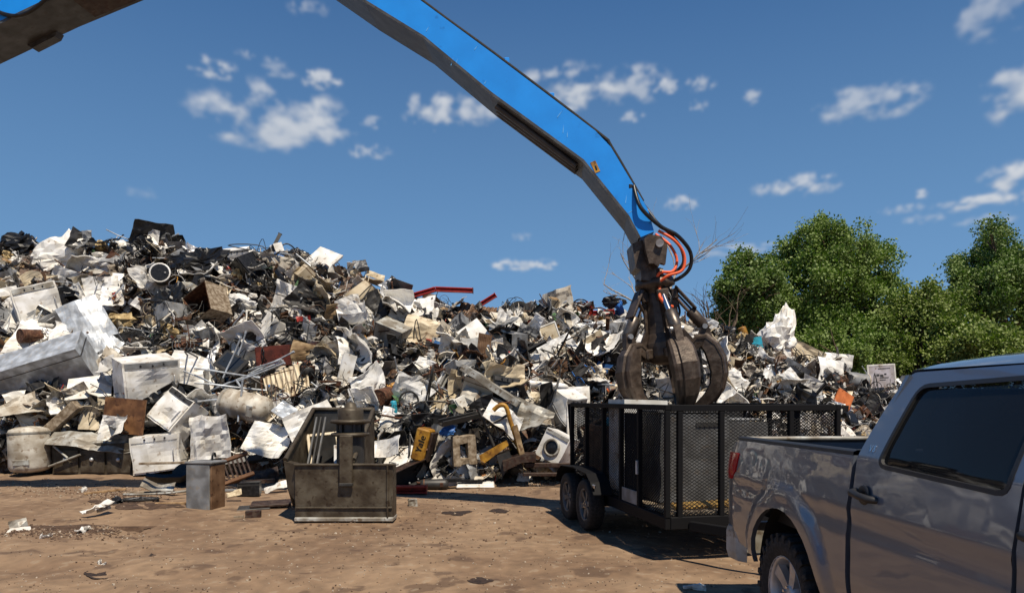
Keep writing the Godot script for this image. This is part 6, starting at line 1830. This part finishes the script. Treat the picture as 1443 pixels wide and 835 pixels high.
	for q in sh:
		i += 1
		n = thing("white_shard", q[0], "shard", gp(q[1], q[2], 0.08 if q[3] > 0.3 else 0.03), Basis.from_euler(Vector3(-0.9 if q[3] > 0.3 else -1.4, 0.4 * i, 0.3)))
		part(n, "shard", sheet(q[3], q[4], 8, 6, 30 + i, 3, 0.02, 0.012, 1.4), M.white)
		part(n, "torn_edge", sheet(q[3] * 0.5, q[4] * 0.4, 4, 3, 50 + i, 1, 0.02, 0.008, 1.0), M.grey_pale, Transform3D(Basis(Vector3.RIGHT, 0.6), Vector3(q[3] * 0.2, 0.01, 0)))
	n = thing("black_scrap", "crumpled black rubber scrap beside the bent white gutter shard", "scrap", gp(163, 707, 0.06))
	part(n, "scrap", blob(Vector3(0.3, 0.16, 0.2), 77, 0.8, 12, 7), M.black)
	# oil and damp patches soaked into the earth
	var wet := mat("oily_earth", Color(0.045, 0.026, 0.016), 0.8, 0.0, T.worn, 2.0)
	var ow := [["oval oil stain alone on the bare earth left of centre", 137, 808, 20, 6], ["small round oil spot before the steel cabinet", 214, 783, 5, 3], ["long oil streak in front of the trailer's wheels", 676, 818, 16, 4], ["damp patch beside the pale concrete lump", 645, 724, 20, 3], ["narrow damp patch halfway to the trailer's wheels", 704, 722, 14, 3], ["dark soil patch by the bicycle wheel", 190, 712, 60, 8], ["dark soil patch under the white shards", 120, 744, 90, 6]]
	for q in ow:
		i += 1
		var st := mk()
		var pl := []
		for k in 36:
			var a := TAU * k / 36
			var rr: float = 1.0 + 0.6 * N1.get_noise_2d(cos(a) * 60.0 + i * 50.0, sin(a) * 60.0) + 0.15 * N1.get_noise_2d(cos(a) * 320.0 + i * 50.0, sin(a) * 320.0)
			var p := gp(q[1] + cos(a) * q[3] * rr, q[2] + sin(a) * q[4] * rr)
			p.y = ground_y(p.x, p.z) + 0.006
			pl.append(p)
		var mid := gp(q[1], q[2])
		mid.y = ground_y(mid.x, mid.z) + 0.006
		for k in 36: face(st, [mid, pl[k], pl[(k + 1) % 36]], mid - Vector3(0, 1, 0))
		var so := part(self, "oil_stain", done(st), wet if q[3] < 50 else M.dark_soil)
		so.set_meta("kind", "structure")
		so.set_meta("label", q[0])
	# clutter between the cabinet and the skip
	var cl := [["bumper", "black_grille", "black plastic car bumper lying behind the steel cabinet", "bumper", 232, 672, 0.75, 0.2, 0.2, 0.3, 0.2, 0.0, "black"], ["case", "black_battery_box", "black battery box on the ground between cabinet and skip", "battery box", 352, 684, 0.36, 0.24, 0.26, 0.0, 0.2, 0.0, "black"], ["panel", "curved_brown_sheet", "curved dark brown sheet behind the black battery box", "sheet", 368, 668, 0.7, 0.4, 0.3, -0.8, 0.3, 0.1, "dark_brown"], ["panel", "white_moulding", "twisted white moulding right of the black battery box", "moulding", 388, 680, 0.45, 0.2, 0.3, -0.9, 0.2, 0.2, "white"], ["panel", "pale_wrapper", "cream wrapper on the earth right of the steel cabinet", "wrapper", 330, 692, 0.25, 0.14, 0.3, -1.0, 0.5, 0.0, "cream"], ["drum", "black_tub_end", "black round tub standing behind the steel cabinet", "tub", 263, 668, 0.5, 0.3, 0.3, 1.2, 0.2, 0.0, "black"], ["plank", "dark_rail", "dark steel rail lying at the heap's foot left of the skip", "rail", 330, 676, 1.5, 0.07, 0.1, 0.0, 0.1, 0.05, "dark_brown"], ["wire", "twig_wires", "brown rusty wire clump behind the curved brown sheet", "wire", 385, 640, 0.7, 0.5, 0.4, 0.0, 0.0, 0.0, "rusty"], ["panel", "grey_lattice", "grey slotted tray lying behind the black bumper", "tray", 222, 684, 0.6, 0.25, 0.3, -1.1, 0.1, 0.0, "grey_pale"], ["pipe", "cabinet_rod", "thin pale rod lying over the heap's foot left of the cabinet", "rod", 218, 690, 1.0, 0.02, 0.018, 0.0, 0.2, 0.03, "grey_pale"], ["panel", "red_scrap", "red octagonal rim of a white sign right of the mushroom post", "sign", 522, 640, 0.4, 0.4, 0.3, -0.3, 0.1, 0.5, "red"], ["plank", "rubber_strip", "long black strip lying below the forklift cover", "strip", 640, 674, 1.1, 0.05, 0.2, 0.0, 0.15, -0.03, "black"]]
	for q in cl:
		i += 1
		n = thing(q[1], q[2], q[3], gp(q[4], q[5] + 4, 0.12), Basis.from_euler(Vector3(q[9], q[10], q[11])))
		build(n, q[0], q[6], q[7], q[8], M[q[12]], 600 + i)
	# stones and crumbs: stuff
	var proto := []
	for k in 3: proto.append(blob(Vector3(1, 0.6, 0.8), 400 + k, 0.6, 7, 5, 0.5))
	var xs: Array[Transform3D] = []
	var cs: Array[Color] = []
	var g := RandomNumberGenerator.new()
	g.seed = 31
	var add := func(p: Vector3, r: float, cc: Color) -> void:
		p.y = ground_y(p.x, p.z) + r * 0.15
		xs.append(Transform3D(Basis.from_euler(Vector3(g.randf_range(-.4, .4), g.randf() * TAU, 0)).scaled(Vector3.ONE * r), p))
		cs.append(cc)
	var tones := [Color(0.22, 0.15, 0.10), Color(0.32, 0.25, 0.18), Color(0.12, 0.075, 0.05), Color(0.40, 0.34, 0.27), Color(0.18, 0.12, 0.08)]
	for k in 3200:
		var p := gp(g.randf_range(-60, 1100), 600 + 240.0 * pow(g.randf(), 0.7))
		add.call(p, g.randf_range(0.006, 0.024), tones[g.randi() % 5])
	for band in [[80, 750, 120, 8, 800, 2], [100, 690, 120, 10, 500, 1], [745, 678, 45, 7, 700, 3], [20, 660, 60, 6, 300, 3], [350, 672, 90, 14, 500, 1], [660, 672, 100, 14, 500, 1], [600, 730, 260, 50, 500, 2], [180, 700, 60, 10, 500, 2]]:
		for k in band[4]:
			var p := gp(band[0] + g.randfn() * band[2] * 0.5, maxf(band[1] + g.randfn() * band[3] * 0.6, 640))
			add.call(p, g.randf_range(0.012, 0.045), tones[band[5]] if g.randf() < 0.6 else tones[g.randi() % 5])
	for k in 3:
		var mm := MultiMesh.new()
		mm.transform_format = MultiMesh.TRANSFORM_3D
		mm.use_colors = true
		mm.mesh = proto[k]
		var idx := []
		for q in xs.size():
			if q % 3 == k: idx.append(q)
		mm.instance_count = idx.size()
		for q in idx.size():
			mm.set_instance_transform(q, xs[idx[q]])
			mm.set_instance_color(q, cs[idx[q]])
		var mi := MultiMeshInstance3D.new()
		mi.multimesh = mm
		mi.material_override = M.pebble
		mi.name = ["gravel", "rubble_crumbs", "clods"][k]
		add_child(mi)
		tag(mi, ["fine gravel strewn over the brown earth", "crumbs of rubble along the heap's foot", "brown clods scattered across the open yard"][k], "gravel", "", "stuff")

# ---------- the rest of the heap: individual pieces of each kind, then small fragments
func scatter_heap() -> void:
	var g := RandomNumberGenerator.new()
	g.seed = 900
	var free := func(px: float, py: float, pad: float) -> bool:
		for r in kept:
			if r.grow(pad).has_point(Vector2(px, py)): return false
		return true
	# kind, name, label, category, group, count, w, h, d, material, second, scale range
	var S := [
		["panel", "white_offcut", "bent white sheet metal offcut wedged in the heap", "sheet metal", 135, 0.62, 0.5, 0, "white", "", 0.7, 2.3],
		["panel", "cream_offcut", "bent cream sheet metal offcut wedged in the heap", "sheet metal", 52, 0.55, 0.45, 0, "cream", "", 0.6, 2.0],
		["panel", "silver_offcut", "bent silver sheet metal offcut wedged in the heap", "sheet metal", 44, 0.6, 0.45, 0, "silver", "", 0.5, 1.25],
		["panel", "grey_offcut", "bent mid grey sheet metal offcut wedged in the heap", "sheet metal", 44, 0.65, 0.5, 0, "grey", "", 0.5, 1.25],
		["panel", "black_offcut", "bent black sheet offcut wedged in the heap", "sheet metal", 64, 0.7, 0.5, 0, "dark", "", 0.7, 1.9],
		["panel", "rusty_offcut", "bent rust coloured sheet offcut wedged in the heap", "sheet metal", 30, 0.6, 0.45, 0, "rusty", "", 0.5, 1.2],
		["panel", "casing_offcut", "bent dirty white casing piece wedged in the heap", "sheet metal", 70, 0.55, 0.5, 0, "white_dirty", "", 0.6, 2.0],
		["cloth", "crumpled_sheeting", "crumpled white thin sheeting caught in the heap", "sheeting", 56, 0.9, 0.8, 0, "white", "", 0.6, 1.5],
		["cloth", "crumpled_sheeting", "crumpled grey thin sheeting caught in the heap", "sheeting", 26, 0.8, 0.7, 0, "grey_pale", "", 0.5, 1.2],
		["cloth", "crumpled_sheeting", "crumpled black thin sheeting caught in the heap", "sheeting", 30, 0.9, 0.7, 0, "black", "", 0.6, 1.2],
		["appliance", "crushed_appliance", "crushed white household appliance buried in the heap", "appliance", 26, 0.6, 0.72, 0.5, "white", "grey", 0.7, 1.1],
		["appliance", "crushed_appliance", "crushed grey household appliance buried in the heap", "appliance", 14, 0.6, 0.7, 0.5, "grey", "dark", 0.7, 1.1],
		["appliance", "crushed_appliance", "crushed black household appliance buried in the heap", "appliance", 14, 0.6, 0.65, 0.5, "black", "dark", 0.7, 1.1],
		["case", "dented_case", "dented silver equipment case in the heap", "case", 22, 0.5, 0.32, 0.3, "silver", "dark", 0.6, 1.2],
		["case", "dented_case", "dented cream equipment case in the heap", "case", 14, 0.45, 0.34, 0.3, "cream", "tan", 0.6, 1.2],
		["open_box", "open_carcass", "open dark cabinet carcass in the heap", "cabinet", 22, 0.7, 0.55, 0.45, "grey", "dark", 0.6, 1.1],
		["open_box", "open_carcass", "open white cabinet carcass in the heap", "cabinet", 16, 0.6, 0.5, 0.4, "white", "grey", 0.6, 1.1],
		["drum", "small_drum", "small rusty drum in the heap", "drum", 12, 0.4, 0.55, 0, "rusty", "", 0.6, 1.0],
		["drum", "small_drum", "small white drum in the heap", "drum", 12, 0.36, 0.5, 0, "white_dirty", "", 0.6, 1.0],
		["tyre", "tire_carcass", "old black tyre half buried in the heap", "tyre", 16, 0.6, 0.2, 0, "grey", "", 0.8, 1.05],
		["pipe", "scrap_pipe", "bent silver tube sticking out of the heap", "pipe", 80, 1.4, 0.06, 0.018, "galvanized", "", 0.5, 1.2],
		["pipe", "scrap_pipe", "bent rusty tube sticking out of the heap", "pipe", 70, 1.5, 0.08, 0.018, "rusty", "", 0.5, 1.2],
		["pipe", "scrap_pipe", "bent white tube sticking out of the heap", "pipe", 24, 0.9, 0.06, 0.022, "white", "", 0.5, 1.1],
		["pipe", "scrap_pipe", "bent black tube sticking out of the heap", "pipe", 50, 1.3, 0.12, 0.02, "black", "", 0.5, 1.2],
		["beam", "scrap_channel", "rusty steel channel lodged in the heap", "channel", 26, 1.2, 0.1, 0.07, "rusty", "", 0.6, 1.2],
		["beam", "scrap_channel", "grey steel channel lodged in the heap", "channel", 26, 1.1, 0.1, 0.07, "grey_pale", "", 0.6, 1.2],
		["beam", "scrap_channel", "dark steel channel lodged in the heap", "channel", 44, 1.5, 0.1, 0.07, "dark", "", 0.6, 1.5],
		["plank", "scrap_board", "broken pale board lodged in the heap", "board", 24, 0.9, 0.025, 0.12, "wood", "", 0.6, 1.1],
		["plank", "scrap_board", "broken brown board lodged in the heap", "board", 24, 0.8, 0.025, 0.16, "brown", "", 0.6, 1.1],
		["wire", "wire_tangle", "black tangle of cable spilling from the heap", "cable", 84, 1.0, 0.8, 0.7, "black", "dark", 0.7, 1.5],
		["wire", "wire_tangle", "silver tangle of wire spilling from the heap", "wire", 34, 0.8, 0.6, 0.6, "galvanized", "rusty", 0.6, 1.1],
		["hose", "loose_hose", "curled black hose lying on the heap", "hose", 34, 0.7, 0.3, 0.02, "black", "", 0.6, 1.2],
		["bag", "torn_bag", "torn white plastic bag caught in the heap", "bag", 26, 0.5, 0.4, 0.4, "white", "", 0.5, 1.1],
		["bag", "torn_bag", "torn black plastic bag caught in the heap", "bag", 54, 0.75, 0.5, 0.5, "black", "", 0.6, 1.2],
		["foam", "foam_chunk", "broken piece of yellow foam in the heap", "foam", 46, 0.34, 0.28, 0.28, "foam", "", 0.5, 1.1],
		["monitor", "scrap_monitor", "discarded grey monitor in the heap", "monitor", 12, 0.45, 0.38, 0.32, "grey_pale", "", 0.8, 1.0],
		["chair", "scrap_chair", "twisted chair in the heap", "chair", 12, 0.42, 0.8, 0.42, "silver", "black", 0.8, 1.0],
		["rack", "wire_rack", "bent wire rack in the heap", "rack", 16, 0.55, 0.4, 0, "galvanized", "", 0.7, 1.1],
		["disc", "metal_disc", "round silver pan lid in the heap", "lid", 18, 0.36, 0.36, 0, "silver", "dark", 0.6, 1.1],
		["disc", "metal_disc", "round dark wheel cover in the heap", "wheel cover", 14, 0.4, 0.4, 0, "dark", "grey", 0.7, 1.1],
		["bumper", "car_bumper", "black plastic car bumper in the heap", "bumper", 18, 1.4, 0.2, 0, "black", "", 0.7, 1.0],
		["motor", "scrap_motor", "greasy dark motor in the heap", "motor", 34, 0.3, 0.36, 0, "dark", "rusty", 0.7, 1.2],
		["motor", "scrap_motor", "pale aluminium motor in the heap", "motor", 20, 0.28, 0.34, 0, "grey_pale", "grey", 0.7, 1.1],
		["fan", "scrap_fan", "caged fan in the heap", "fan", 8, 0.45, 0.45, 0, "silver", "dark", 0.8, 1.0],
		["panel", "red_offcut", "bent red offcut wedged in the heap", "sheet metal", 8, 0.4, 0.25, 0, "red", "", 0.5, 1.0],
		["panel", "blue_offcut", "bent blue offcut wedged in the heap", "sheet metal", 7, 0.35, 0.25, 0, "blue_bright", "", 0.5, 1.0],
		["panel", "brown_offcut", "bent orange brown offcut wedged in the heap", "sheet metal", 12, 0.4, 0.3, 0, "brown", "", 0.5, 1.0],
		["panel", "green_offcut", "bent green offcut wedged in the heap", "sheet metal", 5, 0.3, 0.25, 0, "green", "", 0.5, 1.0]]
	var sd := 2000
	for q in S:
		var protos := []
		var count: int = q[4]
		for k in count:
			var px := 0.0
			var py := 0.0
			for tries in 12:
				px = g.randf_range(-90, 1275)
				var top := col(px, CREST) - 8.0
				var z := col(px, FOOT)
				var foot := HY + EYE / z * FL - 6.0
				py = lerpf(top, foot, g.randf())
				if free.call(px, py, 3.0): break
			var sc := g.randf_range(q[10], q[11])
			var at := heap_hit(px, py)
			var out := 0.12 + 0.22 * g.randf()
			at += Vector3(0, 0.45, 0.9) * out
			var b := Basis.from_euler(Vector3(g.randf_range(-1.0, 0.6), g.randf_range(-1.1, 1.1), g.randf() * TAU)) if q[0] in ["panel", "appliance", "rack", "disc", "monitor", "fan", "case", "open_box"] else Basis.from_euler(Vector3(g.randf() * TAU, g.randf() * TAU, g.randf() * TAU))
			if q[0] in ["pipe", "beam", "plank", "bumper"]: b = Basis.from_euler(Vector3(g.randf() * TAU, g.randf_range(-0.9, 0.9), g.randf_range(-1.3, 1.3)))
			b = b.scaled(Vector3.ONE * sc)
			at.y = maxf(at.y, 0.15)
			if protos.size() < 4:
				sd += 1
				var n := thing(q[1], near_label(q[2], at), q[3], at, b, look(q[2]) + " pieces in the heap")
				n.set_meta("called", q[1])
				build(n, q[0], q[5], q[6], q[7], M[q[8]], sd, M[q[9]] if q[9] != "" else null)
				protos.append(n)
			else:
				copy_of(protos[k % 4], at, b, near_label(q[2], at))
	# small fragments, too many to count
	var frag := []
	for k in 3: frag.append(["sheet_fragments", sheet(0.34, 0.24, 4, 4, 70 + k, 2, 0.02, 0.008, 1.3), 0])
	frag.append(["strip_fragments", sheet(0.6, 0.06, 8, 2, 80, 3, 0.02, 0.006, 1.2), 1])
	frag.append(["rod_fragments", tb([Vector3(-0.4, 0, 0), Vector3(-0.1, 0.03, 0), Vector3(0.15, -0.02, 0.03), Vector3(0.4, 0.05, 0.08)], 0.010, 5), 1])
	frag.append(["rod_fragments", tb([Vector3(-0.3, 0.1, 0), Vector3(-0.1, -0.03, 0.02), Vector3(0.2, -0.06, 0.05), Vector3(0.35, 0.12, 0.0)], 0.014, 5), 1])
	var wl := []
	for k in 11: wl.append(Vector3(cos(k * 1.1) * 0.22 + k * 0.02, (k - 5) * 0.03, sin(k * 1.1) * 0.2))
	frag.append(["wire_fragments", tb(curve_pts(wl, 3), 0.008, 4), 2])
	frag.append(["chunk_fragments", blob(Vector3(0.2, 0.16, 0.18), 61, 0.8, 9, 6), 3])
	frag.append(["chunk_fragments", blob(Vector3(0.26, 0.12, 0.16), 62, 0.8, 9, 6), 3])
	frag.append(["box_fragments", dented_box(Vector3(0.2, 0.14, 0.12), 3, dents(Vector3(0.2, 0.14, 0.12), 6, 4, 0.04, 0.02)), 0])
	var light := [Color(0.80, 0.80, 0.78), Color(0.64, 0.56, 0.42), Color(0.56, 0.56, 0.56), Color(0.74, 0.74, 0.73), Color(0.74, 0.68, 0.58)]
	var darkc := [Color(0.03, 0.03, 0.03), Color(0.06, 0.052, 0.045), Color(0.12, 0.065, 0.035), Color(0.018, 0.018, 0.02), Color(0.10, 0.085, 0.075)]
	var odd := [Color(0.45, 0.04, 0.03), Color(0.04, 0.15, 0.42), Color(0.50, 0.25, 0.04), Color(0.10, 0.22, 0.10), Color(0.28, 0.13, 0.05)]
	var fn := {"sheet_fragments": "small torn sheet metal fragments filling the heap", "strip_fragments": "thin metal strips filling the heap", "rod_fragments": "short bent rods sticking out all over the heap", "wire_fragments": "loose curls of thin wire all over the heap", "chunk_fragments": "small broken lumps filling the heap", "box_fragments": "small dented housings filling the heap"}
	var counts := [1900, 1900, 1700, 1500, 1400, 1100, 2200, 1300, 1300, 1100]
	for f in frag.size():
		var mm := MultiMesh.new()
		mm.transform_format = MultiMesh.TRANSFORM_3D
		mm.use_colors = true
		mm.mesh = frag[f][1]
		var tf: Array[Transform3D] = []
		var cl: Array[Color] = []
		for k in counts[f]:
			var px := g.randf_range(-140, 1330)
			var top := col(px, CREST) - 5.0
			var foot := HY + EYE / col(px, FOOT) * FL + 3.0
			var py := lerpf(top, foot, g.randf())
			if not free.call(px, py, 0.0) and g.randf() < 0.85: continue
			var at := heap_hit(px, py) + Vector3(g.randf_range(-.1, .1), 0.45 * g.randf_range(-0.1, 0.38), 0.9 * g.randf_range(-0.1, 0.38))
			at.y = maxf(at.y, 0.05)
			var sc := g.randf_range(0.6, 1.8) if f < 3 else g.randf_range(0.5, 1.3)
			tf.append(Transform3D(Basis.from_euler(Vector3(g.randf() * TAU, g.randf() * TAU, g.randf() * TAU)).scaled(Vector3.ONE * sc), at))
			var u := g.randf()
			var share: float = [0.48, 0.36, 0.15, 0.4][frag[f][2]]
			var c: Color = light[g.randi() % 5] if u < share else darkc[g.randi() % 5] if u < 0.955 else odd[g.randi() % 5]
			cl.append(c * g.randf_range(0.8, 1.1))
		mm.instance_count = tf.size()
		for k in tf.size():
			mm.set_instance_transform(k, tf[k])
			mm.set_instance_color(k, cl[k])
		var mi := MultiMeshInstance3D.new()
		mi.multimesh = mm
		mi.material_override = M.scrap
		mi.name = numbered(frag[f][0])
		add_child(mi)
		tag(mi, fn[frag[f][0]], "scrap", "fragments of the heap", "stuff")
